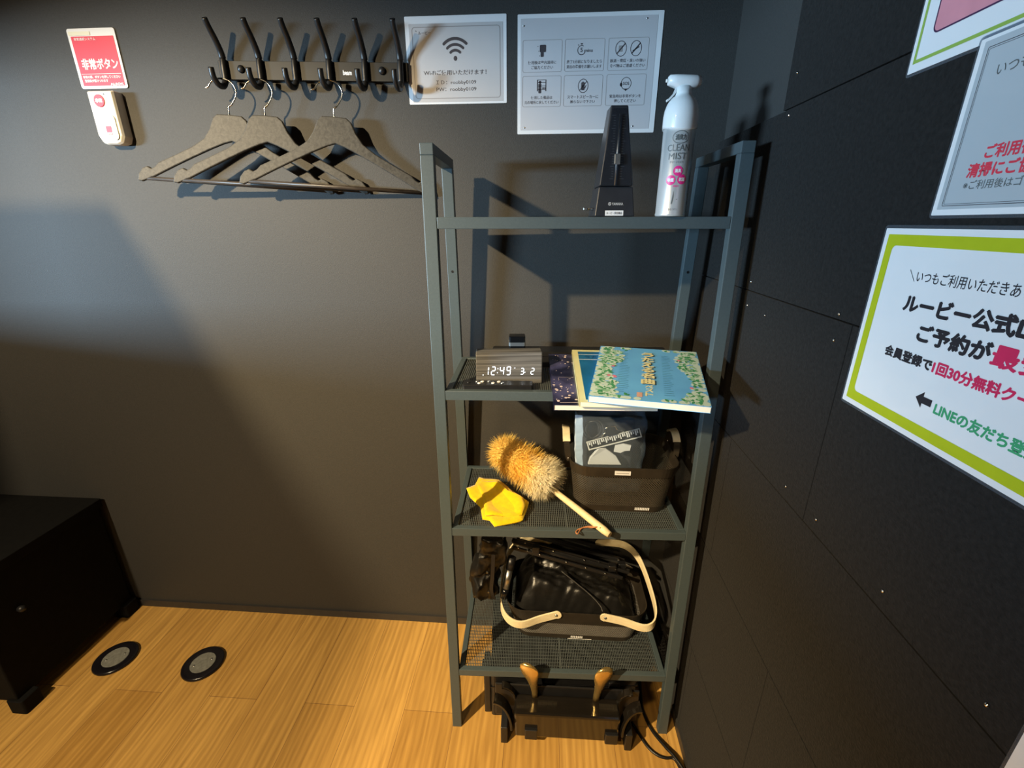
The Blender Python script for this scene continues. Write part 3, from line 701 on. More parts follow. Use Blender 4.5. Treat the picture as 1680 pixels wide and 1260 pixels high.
b = MB(); b.poly(rrect(.0130, .165, .0100, .258, .001, 2), .0100, .0103); pn = b.build('cover_panel', M_tealcov, b2)
b = MB(); b.flat([(.0135, .2385), (.160, .2385), (.160, .2405), (.0135, .2405)], .0105); b.flat([(.0135, .2085), (.160, .2085), (.160, .2105), (.0135, .2105)], .0105)
put_text(b, 'うた', .0270, .2180, .030, .0140, .0105, .02, mi=1); b.build('cover_print', [M_whiteink, mat('deep_blue_print', (.01, .05, .14), .4, noise_amt=.1)], pn)
# top songbook: built as a slightly warped quadrilateral block, it lies crooked on the stack
b3 = book('turquoise songbook with leafy green corners, on top of the stack', (.3170, -.1150, 1.0305), R_(-11.0), .212, .268, .0125, M_bluecov, .1)
leaf = MB(); pinkf = MB(); ttl = MB(); tsh = MB(); lst = MB(); wht = MB()
W_, L_ = .212, .268; zt = .0127
def lf(x, y, a, s, mi=0, z=0.0):
    ca, sa = math.cos(a), math.sin(a); pts = [(0, 0), (.3, .22), (.65, .20), (1, 0), (.65, -.20), (.3, -.22)]
    leaf.flat([(x + s * (p[0] * ca - p[1] * sa), y + s * (p[0] * sa + p[1] * ca)) for p in pts], zt + .0003 + z, mi)
random.seed(11)
def band_ok(x, y):
    if x < .003 or x > W_ - .003 or y < .003 or y > L_ - .003: return False
    wl_ = .040 + .012 * math.sin(y * 38) ; wr_ = .034 + .014 * math.sin(y * 30 + 2)
    if x < wl_ or x > W_ - wr_: return True
    return (y < .010 or y > L_ - .012) and (x < .09 or x > .13)
cand = []
while len(cand) < 380:
    x, y = random.random() * W_, random.random() * L_
    if band_ok(x, y): cand.append((x, y))
for i, (x, y) in enumerate(cand):
    wht.flat(disc(min(max(x, .0075), W_ - .0075), min(max(y, .007), L_ - .007), .0072, .0064, 9), zt + .0001 + .0000004 * i)
for i, (x, y) in enumerate(cand):
    lf(min(max(x, .015), W_ - .015), min(max(y, .015), L_ - .015), random.random() * 6.28, random.uniform(.007, .014), random.choice((0, 0, 1)), .0000003 * i)
for x, y in ((.036, .150), (.043, .095), (.041, .100), (.185, .070), (.030, .100), (.170, .206)): pinkf.flat(disc(x, y, .0036, .0040, 10), zt + .0007)
def vtext(mb, s, cx, ytop, size, z, bold=.0, step=None):
    step = step or size * 1.1
    for i, ch in enumerate(s): put_text(mb, ch, cx - size / 2, ytop - (i + 1) * step, size, size, z, bold)
vtext(tsh, 'うたえる名曲', .1085, .2425, .0240, zt + .0005, .05, .0285); vtext(ttl, 'うたえる名曲', .1060, .244, .0240, zt + .0007, .04, .0285); vtext(ttl, 'ベスト', .1085, .070, .0140, zt + .0007, .03, .0165)
for cx, n in ((.060, 24), (.146, 24)):
    for k in range(n):
        ln = random.uniform(.012, .022); y = .226 - k * .0085
        if y > .03: lst.flat([(cx - .011, y), (cx - .011 + ln, y), (cx - .011 + ln, y + .0012), (cx - .011, y + .0012)], zt + .0002)
ttl.flat(rrect(.0860, .0960, .0140, .0330, .001, 2), zt + .0005, 1)
wht.build('white_blossoms', mat('pale_mint_print', (.58, .74, .66), .4, noise_amt=.06), b3)
leaf.build('leaf_print', [mat('leaf_print_green', (.06, .30, .13), .4, noise_amt=.2, noise_scale=60), mat('leaf_print_mint', (.30, .55, .36), .4, noise_amt=.15, noise_scale=60)], b3)
tsh.build('title_outline', mat('dark_slate_print', (.03, .07, .10), .4, noise_amt=.1), b3)
pinkf.build('flower_print', mat('pink_print', (.75, .22, .34), .4, noise_amt=.1), b3)
ttl.build('title_lettering', [mat('cream_gold_print', (.85, .78, .42), .4, noise_amt=.15, noise_scale=90), mat('salmon_print', (.70, .40, .30), .4, noise_amt=.1)], b3)
lst.build('song_list', mat('dim_blue_print', (.05, .22, .36), .4, noise_amt=.1), b3)

# ---------------------------------------------------------------- duster
Z3 = TOP[2]
t = thing('feather_duster', 'fluffy golden duster with a wooden handle, lying across the third shelf', 'duster', loc=(0, 0, 0))
HA, HB = Vector((.116, .205, Z3 + .103)), Vector((.262, .112, Z3 + .056))    # far tip, neck
ax = (HB - HA).normalized(); Lh = (HB - HA).length
M_fl = bpy.data.materials.new('golden_fluff'); M_fl.use_nodes = True; nt = M_fl.node_tree; bs = nt.nodes['Principled BSDF']
tc = nt.nodes.new('ShaderNodeTexCoord'); sx = nt.nodes.new('ShaderNodeVectorMath'); sx.operation = 'DOT_PRODUCT'; sx.inputs[1].default_value = tuple(ax)
nt.links.new(tc.outputs['Object'], sx.inputs[0])
mr = nt.nodes.new('ShaderNodeMapRange'); mr.inputs['From Min'].default_value = HA.dot(ax) + .02; mr.inputs['From Max'].default_value = HB.dot(ax) + .02
nt.links.new(sx.outputs['Value'], mr.inputs['Value'])
nz = nt.nodes.new('ShaderNodeTexNoise'); nz.inputs['Scale'].default_value = 30; nt.links.new(tc.outputs['Object'], nz.inputs['Vector'])
ad = nt.nodes.new('ShaderNodeMath'); ad.operation = 'MULTIPLY_ADD'; ad.inputs[1].default_value = .5; nt.links.new(nz.outputs['Fac'], ad.inputs[0])
sb = nt.nodes.new('ShaderNodeMath'); sb.operation = 'SUBTRACT'; sb.inputs[1].default_value = .25; nt.links.new(mr.outputs[0], sb.inputs[0]); nt.links.new(sb.outputs[0], ad.inputs[2])
rp = nt.nodes.new('ShaderNodeValToRGB'); e = rp.color_ramp.elements
e[0].position = .15; e[0].color = (.96, .70, .20, 1); e[1].position = .85; e[1].color = (.95, .87, .64, 1)
k = e.new(.45); k.color = (.95, .62, .12, 1); k = e.new(.62); k.color = (.95, .76, .36, 1)
nt.links.new(ad.outputs[0], rp.inputs[0]); nt.links.new(rp.outputs[0], bs.inputs['Base Color']); bs.inputs['Roughness'].default_value = .7; bs.inputs['Specular IOR Level'].default_value = .2
side = ax.cross(Vector((0, 0, 1))).normalized(); upv = side.cross(ax)
RADS = [(0, .014), (.05, .034), (.15, .047), (.35, .052), (.55, .051), (.75, .053), (.90, .051), (1.0, .034)]
def rad_at(u):
    for (a, ra), (b_, rb) in zip(RADS[:-1], RADS[1:]):
        if u <= b_: return ra + (rb - ra) * (u - a) / (b_ - a)
    return RADS[-1][1]
b = MB(); rings = []
for k in range(17):
    u = k / 16; r = rad_at(u) * .80; c0 = HA + ax * (u * Lh)
    rings.append([c0 + side * (r * math.cos(2 * PI * i / 16)) + upv * (r * .92 * math.sin(2 * PI * i / 16)) for i in range(16)])
b.loft(rings, smooth=True)
random.seed(7)
for _ in range(11000):
    u = random.random(); u = u if random.random() < .75 else min(1, .78 + .22 * random.random())
    a = random.random() * 2 * PI; r = rad_at(u) * .74
    nrm = side * math.cos(a) + upv * math.sin(a) * .95
    p = HA + ax * (u * Lh) + nrm * r
    if p.z < Z3 + .007: continue
    fwd = ax * (random.uniform(.15, .75) if u > .2 else random.uniform(-.9, .3))
    d = (nrm * random.uniform(.35, .85) + fwd + Vector((random.uniform(-.35, .35), random.uniform(-.35, .35), random.uniform(-.3, .3)))).normalized()
    ln = random.uniform(.018, .034); w2 = d.cross(nrm + Vector((.01, .02, .03))).normalized() * .00055
    q = p + d * ln * .55; s_ = q + (d + ax * .5 * random.random()).normalized() * ln * .45
    if s_.z < Z3 + .005: s_.z = Z3 + .005
    if q.z < Z3 + .005: q.z = Z3 + .005
    b.add([p - w2, p + w2, q + w2 * .7, q - w2 * .7, s_], [(0, 1, 2, 3), (3, 2, 4)])
b.build('fluffy_head', M_fl, t)
hend = Vector((.394, -.0300, Z3 + .0130)); h0 = HB - ax * .03 + Vector((0, 0, -.006))
pts = catmull([h0, HB + Vector((.006, -.008, -.017)), h0.lerp(hend, .55) + Vector((0, 0, -.003)), hend], 6)
b = MB(); b.tube(pts, .006, 12, rad=[.0062 + .0034 * (i / (len(pts) - 1)) * (1 if i < len(pts) - 1 else .4) for i in range(len(pts))]); b.build('handle', M_handle, t)
lp = catmull([hend + Vector((-.022, .016, .010)), hend + Vector((-.040, .018, .004)), (.345, .004, Z3 + .0062), (.325, -.0060, Z3 + .0062), (.3180, -.0160, Z3 + .0062), (.3220, -.0220, Z3 + .0062), (.3320, -.0020, Z3 + .0062), (.352, .006, Z3 + .0068), hend + Vector((-.020, .010, .010))], 6)
MB().tube(lp, .0016, 7).build('leather_loop', mat('tan_cord', (.48, .20, .08), .6, noise_amt=.15), t)
b = MB(); b.lathe([(.0030, 0), (.0030, .0008)], n=12, mat=Matrix.Translation(hend + Vector((-.016, .018, .0075)))); b.build('hole', M_ink, t)

# ---------------------------------------------------------------- yellow cloth
M_cloth = mat('yellow_microfibre', (.86, .60, .008), .9, noise_amt=.08, noise_scale=90, bump=.4, bump_scale=500, sheen=.3, spec=.1)
def cloth_layer(outline, zf, n=26, th=.0035):
    xs = [p[0] for p in outline]; ys = [p[1] for p in outline]
    x0, x1, y0, y1 = min(xs), max(xs), min(ys), max(ys)
    b = MB(); rings = []
    cx, cy = sum(xs) / len(xs), sum(ys) / len(ys)
    o = []
    for i in range(len(outline)):
        p, q = outline[i], outline[(i + 1) % len(outline)]
        for k in range(5): o.append((p[0] + (q[0] - p[0]) * k / 5, p[1] + (q[1] - p[1]) * k / 5))
    m = 8
    top = [[(cx + (x - cx) * s / m, cy + (y - cy) * s / m) for x, y in o] for s in range(1, m + 1)]
    R = [[(x, y, zf(x, y) + th - (th * .6 if s == m - 1 else 0)) for x, y in r] for s, r in enumerate(top)]
    R.append([(x, y, zf(x, y)) for x, y in top[-1]])
    b.loft(R, smooth=True)
    return b
t = thing('cleaning_cloth', 'folded bright yellow cleaning cloth in front of the duster head', 'cloth')
zb = lambda x, y: Z3 + .004 + .010 * max(0, math.sin((x + y * .6) * 34)) * .6 + max(0, (y - .06)) * .16
L1 = [(.122, -.010), (.100, .020), (.118, .024), (.155, .004), (.196, .022), (.203, .060), (.196, .100), (.150, .150), (.112, .185), (.068, .172), (.060, .140), (.044, .128), (.052, .098), (.078, .070), (.094, .045)]
L1 = [(.126, -.008), (.192, .016), (.200, .050), (.205, .085), (.160, .122), (.120, .165), (.064, .178), (.057, .146), (.036, .132), (.050, .100), (.082, .066), (.094, .018), (.112, .014)]
b = cloth_layer(L1, zb, th=.006); b.build('lower_fold', M_cloth, t)
L2 = [(.100, .022), (.190, .028), (.197, .060), (.190, .088), (.150, .112), (.118, .150), (.070, .164), (.064, .140), (.086, .090)]
zc = lambda x, y: zb(x, y) + .0065 + .004 * math.sin(x * 60 + y * 40)
b = cloth_layer(L2, zc, th=.005); b.build('upper_fold', M_cloth, t)

# ---------------------------------------------------------------- baskets
M_bask = mat('dark_bronze_metal', (.055, .045, .034), .36, .5, noise_amt=.15, noise_scale=40)
M_bmesh = mat('bronze_wire_mesh', (.10, .085, .065), .40, .3, noise_amt=.1, noise_scale=60)
def rr3(x0, x1, y0, y1, r, z, n=8): return [(p[0], p[1], z) for p in rrect(x0, x1, y0, y1, r, n)]
def resample(loop, n):
    L = [Vector(p) for p in loop] + [Vector(loop[0])]; d = [0]
    for a, c in zip(L[:-1], L[1:]): d.append(d[-1] + (c - a).length)
    out = []; k = 0
    for i in range(n):
        s = d[-1] * i / n
        while d[k + 1] < s: k += 1
        f = (s - d[k]) / max(d[k + 1] - d[k], 1e-9); out.append(L[k].lerp(L[k + 1], f))
    return out
def basket(t, bot, top, r, zbase, ztop, band, foot, pitch, wire=.11, wm=None):
    nseg = int(2 * ((top[1] - top[0]) + (top[3] - top[2])) / pitch)
    lo = resample(rr3(*bot, r * .8, zbase), nseg); hi = resample(rr3(*top, r, ztop), nseg)
    at = lambda i, u: lo[i % nseg].lerp(hi[i % nseg], u)
    H = ztop - zbase; m = max(3, int((H - band - foot) / (pitch * .9))); u0, u1 = foot / H, 1 - band / H
    b = MB()
    for sgn in (1, -1):
        for i in range(0, nseg):
            for k in range(m):
                ua, ub = u0 + (u1 - u0) * k / m, u0 + (u1 - u0) * (k + 1) / m
                ia, ib = i + sgn * k, i + sgn * (k + 1)
                p, q = at(ia, ua), at(ib, ub); dz = (q - p).normalized()
                tn = (at(ia + 1, ua) - at(ia - 1, ua)).normalized(); nn = tn.cross(Vector((0, 0, 1))); w2 = dz.cross(nn).normalized() * pitch * wire
                b.add([p - w2, p + w2, q + w2, q - w2], [(0, 1, 2, 3)])
    b.build('mesh_wall', wm or M_bmesh, t)
    nn = 60
    def ringband(za, zb_, name, thick):
        b = MB(); rg = []
        for z, off in ((za, thick), (zb_, thick), (zb_, -.0005), (za, -.0005)):
            u = (z - zbase) / H; l0 = [bot[j] + (top[j] - bot[j]) * u for j in range(4)]
            rg.append(rr3(l0[0] - off, l0[1] + off, l0[2] - off, l0[3] + off, r * (.8 + .2 * u) + off, z))
        rg.append(rg[0]); b.loft(rg, cap=False, smooth=False); return b.build(name, M_bask, t, .0006)
    rim = ringband(ztop - band, ztop, 'rim', .0022)
    ringband(zbase, zbase + foot, 'base_band', .0012)
    MB().poly(rrect(*bot, r * .8, 6), zbase, zbase + .002).build('bottom', M_bask, t)
    return rim
def keep_in(b, bot, top, z0, z1, inset):
    for v in b.v:
        u = min(1.0, max(0.0, (v.z - z0) / (z1 - z0)))
        l = [bot[k] + (top[k] - bot[k]) * u for k in range(4)]
        i_ = inset + .006 * (1 - u) if v.z < z1 + .004 else 0
        if v.z < z1 + .004:
            v.x = min(max(v.x, l[0] + i_), l[1] - i_); v.y = min(max(v.y, l[2] + i_), l[3] - i_)
            # rounded corners
            r = .045; cx = min(max(v.x, l[0] + r), l[1] - r); cy = min(max(v.y, l[2] + r), l[3] - r)
            d = Vector((v.x - cx, v.y - cy)); lim = r - i_
            if d.length > lim > 0: d = d.normalized() * lim; v.x, v.y = cx + d.x, cy + d.y
# -- upper basket
t = thing('wire_basket', 'black mesh basket holding a clear plastic bag, on the third shelf', 'basket')
bx = (.322, .548, .082, .262); tx_ = (.3070, .5720, .0740, .2700); zb_, zt_ = Z3 + .0005, Z3 + .1285
rim = basket(t, bx, tx_, .045, zb_, zt_, .026, .016, .0068)
b = MB(); b.box(.4120, .4500, .0700, .0712, zt_ - .0185, zt_ - .0075); lab = b.build('name_label', M_paper, rim)
b = MB(); b.add([(.4150, .0697, zt_ - .0140), (.4460, .0697, zt_ - .0140), (.4460, .0697, zt_ - .0120), (.4150, .0697, zt_ - .0120)], [(0, 1, 2, 3)]); b.build('lettering', M_greyink, lab)
b = MB()
for k in range(9):
    x = .4700 + k * .0041; b.add([(x, .0795, zb_ + .006), (x + .0028, .0795, zb_ + .006), (x + .0034, .0795, zb_ + .0135), (x + .0006, .0795, zb_ + .0135)], [(0, 1, 2, 3)])
b.build('maker_mark', M_whiteink, t)
for side_, pts in ((-1, [(.306, .125, zt_ - .012), (.300, .124, zt_ + .010), (.2965, .135, zt_ + .042), (.2960, .172, zt_ + .058), (.2965, .210, zt_ + .042), (.300, .222, zt_ + .010), (.306, .221, zt_ - .012)]),
                   (1, [(.574, .150, zt_ - .012), (.577, .152, zt_ + .006), (.578, .164, zt_ + .034), (.578, .195, zt_ + .046), (.578, .226, zt_ + .034), (.577, .238, zt_ + .006), (.574, .240, zt_ - .012)])):
    full = catmull(pts, 6)
    h = MB().strap(full[11:26], .018, .0035, updir=(side_, 0, .25)).build('handle', M_birch, t)
    for arm, q in ((full[:13], pts[0]), (full[24:], pts[-1])):
        MB().strap(arm, .014, .0024, updir=(side_, 0, .25)).build('handle_arm', M_bask, h)
        MB().lathe([(.0040, 0), (.0035, .002), (.0001, .003)], n=12, mat=Matrix.Translation((q[0] + side_ * .003, q[1], q[2] + .006)) @ Matrix.Rotation(side_ * PI / 2, 4, 'Y')).build('rivet', M_silver, h)
# clear bag, crumpled, standing in the basket
M_bag = see_through('clear_plastic', (.42, .52, .64), .16, .88, (.84, .90, .96))
def crumple(b, amt, sc, seed=0.0):
    for v in b.v:
        q = v * sc + Vector((seed, seed * .7, seed * 1.3))
        v += Vector((noise.noise(q), noise.noise(q + Vector((7.1, 0, 0))), noise.noise(q + Vector((0, 5.3, 0))))) * amt
def grid_box(x0, x1, y0, y1, z0, z1, n=14, top_scale=(1, 1), r=.3, zfun=None):
    b = MB(); rings = []
    for k in range(n + 1):
        u = k / n; sx = 1 + (top_scale[0] - 1) * u; sy = 1 + (top_scale[1] - 1) * u
        cx, cy = (x0 + x1) / 2, (y0 + y1) / 2; hx, hy = (x1 - x0) / 2 * sx, (y1 - y0) / 2 * sy
        lp = resample([(p[0], p[1], 0) for p in rrect(cx - hx, cx + hx, cy - hy, cy + hy, min(hx, hy) * r, 5)], 48)
        rings.append([(p.x, p.y, z0 + (z1 - z0) * u) for p in lp])
    b.loft(rings, smooth=True); return b
t = thing('plastic_bag', 'clear plastic bag with small items in it, sticking up out of the upper basket', 'bag')
b = grid_box(.3180, .4840, .0800, .1900, zb_ + .050, Z3 + .252, 18, (1.02, .75)); crumple(b, .006, 22, 1.0); crumple(b, .003, 70, 3.0)
keep_in(b, bx, tx_, zb_, zt_, .009)
b.build('film', M_bag, t)
b = MB(); b.strap(catmull([(.3275, .100, Z3 + .118), (.3250, .101, Z3 + .16), (.3235, .102, Z3 + .20), (.322, .106, Z3 + .25)], 5), .020, .0006, updir=(1, -.4, 0)); crumple(b, .002, 60, 2)
b.build('folded_edge', see_through('plastic_fold', (.55, .68, .85), .2, .25, (.8, .9, 1)), t)
# things in the bag
t = thing('sheet_clip', 'page clip printed like piano keys, inside the clear plastic bag', 'clip', Matrix.Translation((.4090, .1060, Z3 + .1895)) @ Matrix.Rotation(R_(-18), 4, 'Y') @ Matrix.Rotation(R_(-8), 4, 'X'))
MB().box(-.066, .066, -.003, .003, -.0125, .0098, bev=.0015).build('bar', M_whiteplastic, t)
b = MB(); b.box(-.063, .063, -.0036, -.0028, -.0085, .0090); kb = b.build('key_panel', M_black, t)
b = MB()
for k in range(24):
    if k % 7 in (2, 6) or True:
        x = -.0615 + k * .00517; hgt = .0035 if k % 7 in (0, 2, 3, 6) else .0080
        b.box(x, x + .0034 * (.7 if k % 2 else 1), -.0040, -.0035, .0085 - hgt - .004, .0085)
b.build('piano_keys', M_whiteink, kb)
b = MB(); b.tube(catmull([(-.026, -.002, .012), (-.022, -.008, .020), (-.015, -.008, .024), (-.012, -.008, .034), (.010, -.008, .034), (.014, -.008, .024), (.022, -.006, .020), (.027, -.002, .012)], 4), .0018, 6); b.build('spring_wire', M_chrome, t)
MB().box(-.013, .012, -.008, -.004, .012, .032, bev=.002).build('grip', M_black, t)
t = thing('paper_packet', 'crumpled white paper packet low in the clear plastic bag', 'packet', loc=(.388, .109, Z3 + .1460), rz=R_(4))
b = MB(); pts = [(-.038, -.028), (.045, -.028), (.030, -.004), (.004, .016), (-.014, .018), (-.034, -.010)]
b.add([(x, -.004 + .002 * math.sin(x * 90), z) for x, z in pts] + [(x, .004, z) for x, z in pts], [(0, 1, 2, 3, 4, 5), (11, 10, 9, 8, 7, 6)] + [(i, 6 + i, 6 + (i + 1) % 6, (i + 1) % 6) for i in range(6)])
b.build('wrapper', M_paper, t, .001)
t = thing('paper_scrap', 'small torn white scrap to the right in the clear plastic bag', 'paper', loc=(.432, .1080, Z3 + .1660), rz=R_(-5))
b = MB(); pts = [(-.020, -.012), (-.004, -.014), (.006, -.008), (.018, -.006), (.020, .008), (.002, .011), (-.018, .006)]
n = len(pts); b.add([(x, -.003, z) for x, z in pts] + [(x, .001, z) for x, z in pts], [tuple(range(n)), tuple(range(2 * n - 1, n - 1, -1))] + [(i, n + i, n + (i + 1) % n, (i + 1) % n) for i in range(n)]); b.build('sheet', M_paper, t)
t = thing('cable_coil', 'thin black cable coiled at the top of the clear plastic bag', 'cable')
pts = [(.352 + .022 * math.cos(a * .9) + .0008 * a, .122 + .004 * math.sin(a * 1.3), Z3 + .205 + .024 * math.sin(a * .9)) for a in [k * .35 for k in range(60)]]
MB().tube(pts, .0018, 6).build('cord', mat('dark_grey_cable', (.05, .05, .055), .4, noise_amt=.1), t)
t = thing('folded_pouch', 'dark folded pouch at the back of the clear plastic bag', 'pouch')
b = grid_box(.338, .466, .138, .160, Z3 + .080, Z3 + .225, 10, (.95, .6)); crumple(b, .004, 30, 5); b.build('cloth', mat('dark_blue_grey_cloth', (.030, .033, .042), .6, noise_amt=.3, noise_scale=30), t)

# -- lower basket
Z4 = TOP[3]
t = thing('wire_basket', 'wide black basket with bent birch handles, on the lowest shelf', 'basket')
bx = (.172, .515, .092, .275); tx_ = (.142, .545, .0860, .2960); zb2, zt2 = Z4 + .0005, Z4 + .1010
rim = basket(t, bx, tx_, .055, zb2, zt2, .042, .014, .0062, .14, mat('pewter_wire_mesh', (.34, .32, .29), .4, .5, noise_amt=.1, noise_scale=60))
HR = catmull([(.420, .0810, zt2 - .004), (.470, .0760, zt2 - .010), (.522, .0640, zt2 - .016), (.548, .0680, zt2 - .010), (.5620, .0920, zt2 + .000), (.5620, .130, zt2 + .020), (.548, .200, zt2 + .055), (.530, .250, zt2 + .074), (.500, .283, zt2 + .080), (.455, .297, zt2 + .076), (.425, .3005, zt2 + .070)], 6)
HL = catmull([(.288, .0810, zt2 - .004), (.240, .0720, zt2 - .014), (.192, .0560, zt2 - .020), (.158, .0600, zt2 - .014), (.1350, .0830, zt2 - .004), (.1270, .120, zt2 + .012), (.130, .190, zt2 + .050), (.150, .250, zt2 + .076), (.190, .285, zt2 + .084), (.240, .299, zt2 + .078), (.265, .3015, zt2 + .070)], 6)
for pts, e0 in ((HR, 1), (HL, -1)):
    h = MB().strap(pts, .0250, .0045, updir=(0, 0, 1)).build('handle', M_birch, t, .001)
    for p in (pts[0], pts[-1]):
        fs = -1 if p.y < .2 else 1
        MB().lathe([(.0125, 0), (.0125, .0045)], n=20, mat=Matrix.Translation((p.x, p.y + .0021 * -fs, p.z)) @ Matrix.Rotation(PI / 2 * (1 if fs < 0 else -1), 4, 'X')).build('handle_end', M_birch, h)
        MB().lathe([(.0045, 0), (.0042, .0015), (.0025, .0030), (.0001, .0034)], n=14, mat=Matrix.Translation((p.x + e0 * .002, p.y + .0022 * fs, p.z)) @ Matrix.Rotation(PI / 2 * (1 if fs < 0 else -1), 4, 'X')).build('rivet', M_silver, h)
b = MB()
for k in range(7):
    x = .3300 + k * .0050; b.add([(x, .0888, zb2 + .005), (x + .0036, .0888, zb2 + .005), (x + .0042, .0888, zb2 + .0125), (x + .0006, .0888, zb2 + .0125)], [(0, 1, 2, 3)])
b.add([(.3220, .0888, zb2 + .001), (.3900, .0888, zb2 + .001), (.3900, .0888, zb2 + .003), (.3220, .0888, zb2 + .003)], [(0, 1, 2, 3)])
b.build('maker_mark', M_whiteink, t)
# nylon bag in the basket
M_nylon = mat('black_nylon', (.008, .0075, .007), .36, noise_amt=.2, noise_scale=50, bump=.15, bump_scale=120)
t = thing('nylon_bag', 'crumpled black nylon bag filling the lower basket', 'bag')
b = MB(); nx, ny = 60, 36; vs = []
X0, X1, Y0, Y1 = .158, .530, .102, .280
for j in range(ny + 1):
    for i in range(nx + 1):
        u, v_ = i / nx, j / ny; x, y = X0 + (X1 - X0) * u, Y0 + (Y1 - Y0) * v_
        edge = min(1, 6 * min(u, 1 - u, ) + .02) * min(1, 5 * min(v_, 1 - v_) + .02)
        h_ = (.128 - .090 * u) * (.62 + .50 * v_) + .056
        cr = noise.noise(Vector((x * 16 + y * 9, y * 22, 1.0))) * .016 + abs(noise.noise(Vector((x * 34 - y * 22, y * 14, 4.0)))) * -.016 + abs(noise.noise(Vector((x * 12 + y * 40, y * 5, 9.0)))) * .020
        z = zb2 + .012 + max(.0, edge) ** .5 * (h_ + cr)
        vs.append((x, y, max(z, zb2 + .006)))
b2_ = (bx, tx_, zb2, zt2)
b.add(vs, [(j * (nx + 1) + i, j * (nx + 1) + i + 1, (j + 1) * (nx + 1) + i + 1, (j + 1) * (nx + 1) + i) for j in range(ny) for i in range(nx)], smooth=True)
keep_in(b, bx, tx_, zb2, zt2, .006)
nb = b.build('sack', M_nylon, t)
sd = catmull([(.300, .170, zb2 + .170), (.340, .150, zb2 + .150), (.385, .125, zb2 + .128), (.410, .105, zb2 + .112), (.416, .092, zb2 + .104)], 5)
MB().tube(sd, .0022, 6).build('drawstring', mat('black_cord', (.03, .028, .026), .5, noise_amt=.1), t)
# folded music stand lying over the bag
t = thing('music_stand', 'folded black metal music stand lying over the nylon bag in the lower basket', 'music stand')
A0, A1 = Vector((.152, .205, Z4 + .262)), Vector((.500, .205, Z4 + .158))
dv = (A1 - A0).normalized(); sdv = Vector((0, 1, 0)); upd = sdv.cross(dv) * -1
if upd.z < 0: upd = -upd
random.seed(3)
def pt(u, s_, h_): return A0 + (A1 - A0) * u + sdv * s_ + upd * h_
for s_, h_, ua, ub, wdt in ((-.052, .0, .02, .93, .011), (-.036, .012, .0, .98, .010), (-.018, .004, .04, 1.0, .012), (.002, .016, -.02, .90, .010), (.020, .006, .03, .97, .012), (.038, .014, .0, .88, .010)):
    MB().bar(pt(ua, s_, h_), pt(ub, s_ + .006, h_), wdt, .005).build('folding_bar', M_blackmetal, t, .001)
MB().tube([pt(.02, -.010, -.010), pt(.80, -.010, -.012)], .0085, 12).build('tube', M_blackmetal, t)
for u, s_, h_ in ((.06, -.052, .004), (.11, -.036, .0155), (.14, -.052, .004), (.24, -.052, .004), (.34, -.036, .0155), (.46, -.052, .004), (.60, -.036, .0155), (.62, -.052, .004), (.74, -.018, .008), (.78, -.052, .004), (.86, -.036, .0155), (.90, .002, .0195)):
    MB().lathe([(.0040, 0), (.0032, .0016), (.0001, .0024)], n=10, mat=Matrix.Translation(pt(u, s_, h_))).build('rivet_pin', M_chrome, t)
for u, s_ in ((.20, -.046), (.84, -.030), (.93, -.010)):
    MB().box(-.011, .011, -.009, .009, -.006, .014, bev=.003, mat=Matrix.Translation(pt(u, s_, .010))).build('joint_block', M_black, t)
p0 = Vector((.1430, .0950, Z4 + .170)); p1 = Vector((.1530, .110, Z4 + .222))
kn = MB().tube([p0, p1], .0100, 14).build('clamp_sleeve', M_silver, t)
MB().tube([p1, p1 + (p1 - p0) * .65], .0115, 12).build('clamp_knob', M_black, kn)
MB().tube([p0 - (p1 - p0) * .55, p0], .0092, 12).build('clamp_end', M_blackgloss, kn)
# black pouch slung over the left end of the basket
t = thing('carry_pouch', 'shiny black pouch hanging off the left end of the lower basket', 'pouch')
b = grid_box(.052, .126, .070, .145, Z4 + .150, Z4 + .335, 20, (.80, .8), .5)
for v in b.v:
    u = (v.z - (Z4 + .155)) / .175; v.x += .016 * u - .010 * math.sin(u * 6); v.y += .020 * math.sin(u * 3)
crumple(b, .018, 26, 2.2); crumple(b, .008, 60, 4.4)
b.build('sack', M_nylon, t)
MB().strap(catmull([(.112, .074, Z4 + .300), (.110, .066, Z4 + .24), (.106, .064, Z4 + .19), (.112, .072, Z4 + .150)], 5), .010, .0020, updir=(1, 0, 0)).build('strap', M_black, t)
MB().box(.128, .136, .112, .114, Z4 + .285, Z4 + .330).build('white_tag', M_paper, t)
for x, z in ((.0960, .245), (.0985, .178)):
    MB().lathe([(.0040, 0), (.0030, .003), (.0001, .004)], n=10, mat=Matrix.Translation((x, .0690, Z4 + z)) @ Matrix.Rotation(PI / 2, 4, 'X')).build('snap', M_silver, t)

# ---------------------------------------------------------------- black case under the lowest shelf
t = thing('storage_case', 'black hard case on the floor under the lowest shelf', 'case', loc=(.108, -.002, 0), rz=R_(4.5))
MB().box(0, .410, 0, .285, .004, .168, bev=.008).build('body', M_black, t)
MB().box(-.001, .411, -.001, .286, .118, .121).build('lid_seam', M_blackgloss, t)
for x in (.07, .33): MB().box(x, x + .03, -.005, .002, .100, .135, bev=.002).build('latch', M_blackmetal, t)
for x in (.02, .36):
    for y in (.02, .25): MB().box(x, x + .03, y, y + .02, 0, .005).build('foot', M_black, t)
b = MB().box(-.020, -.001, .012, .062, .002, .182, bev=.004); b.box(-.024, .004, .022, .050, .150, .166); b.build('side_bracket', M_blackmetal, t)

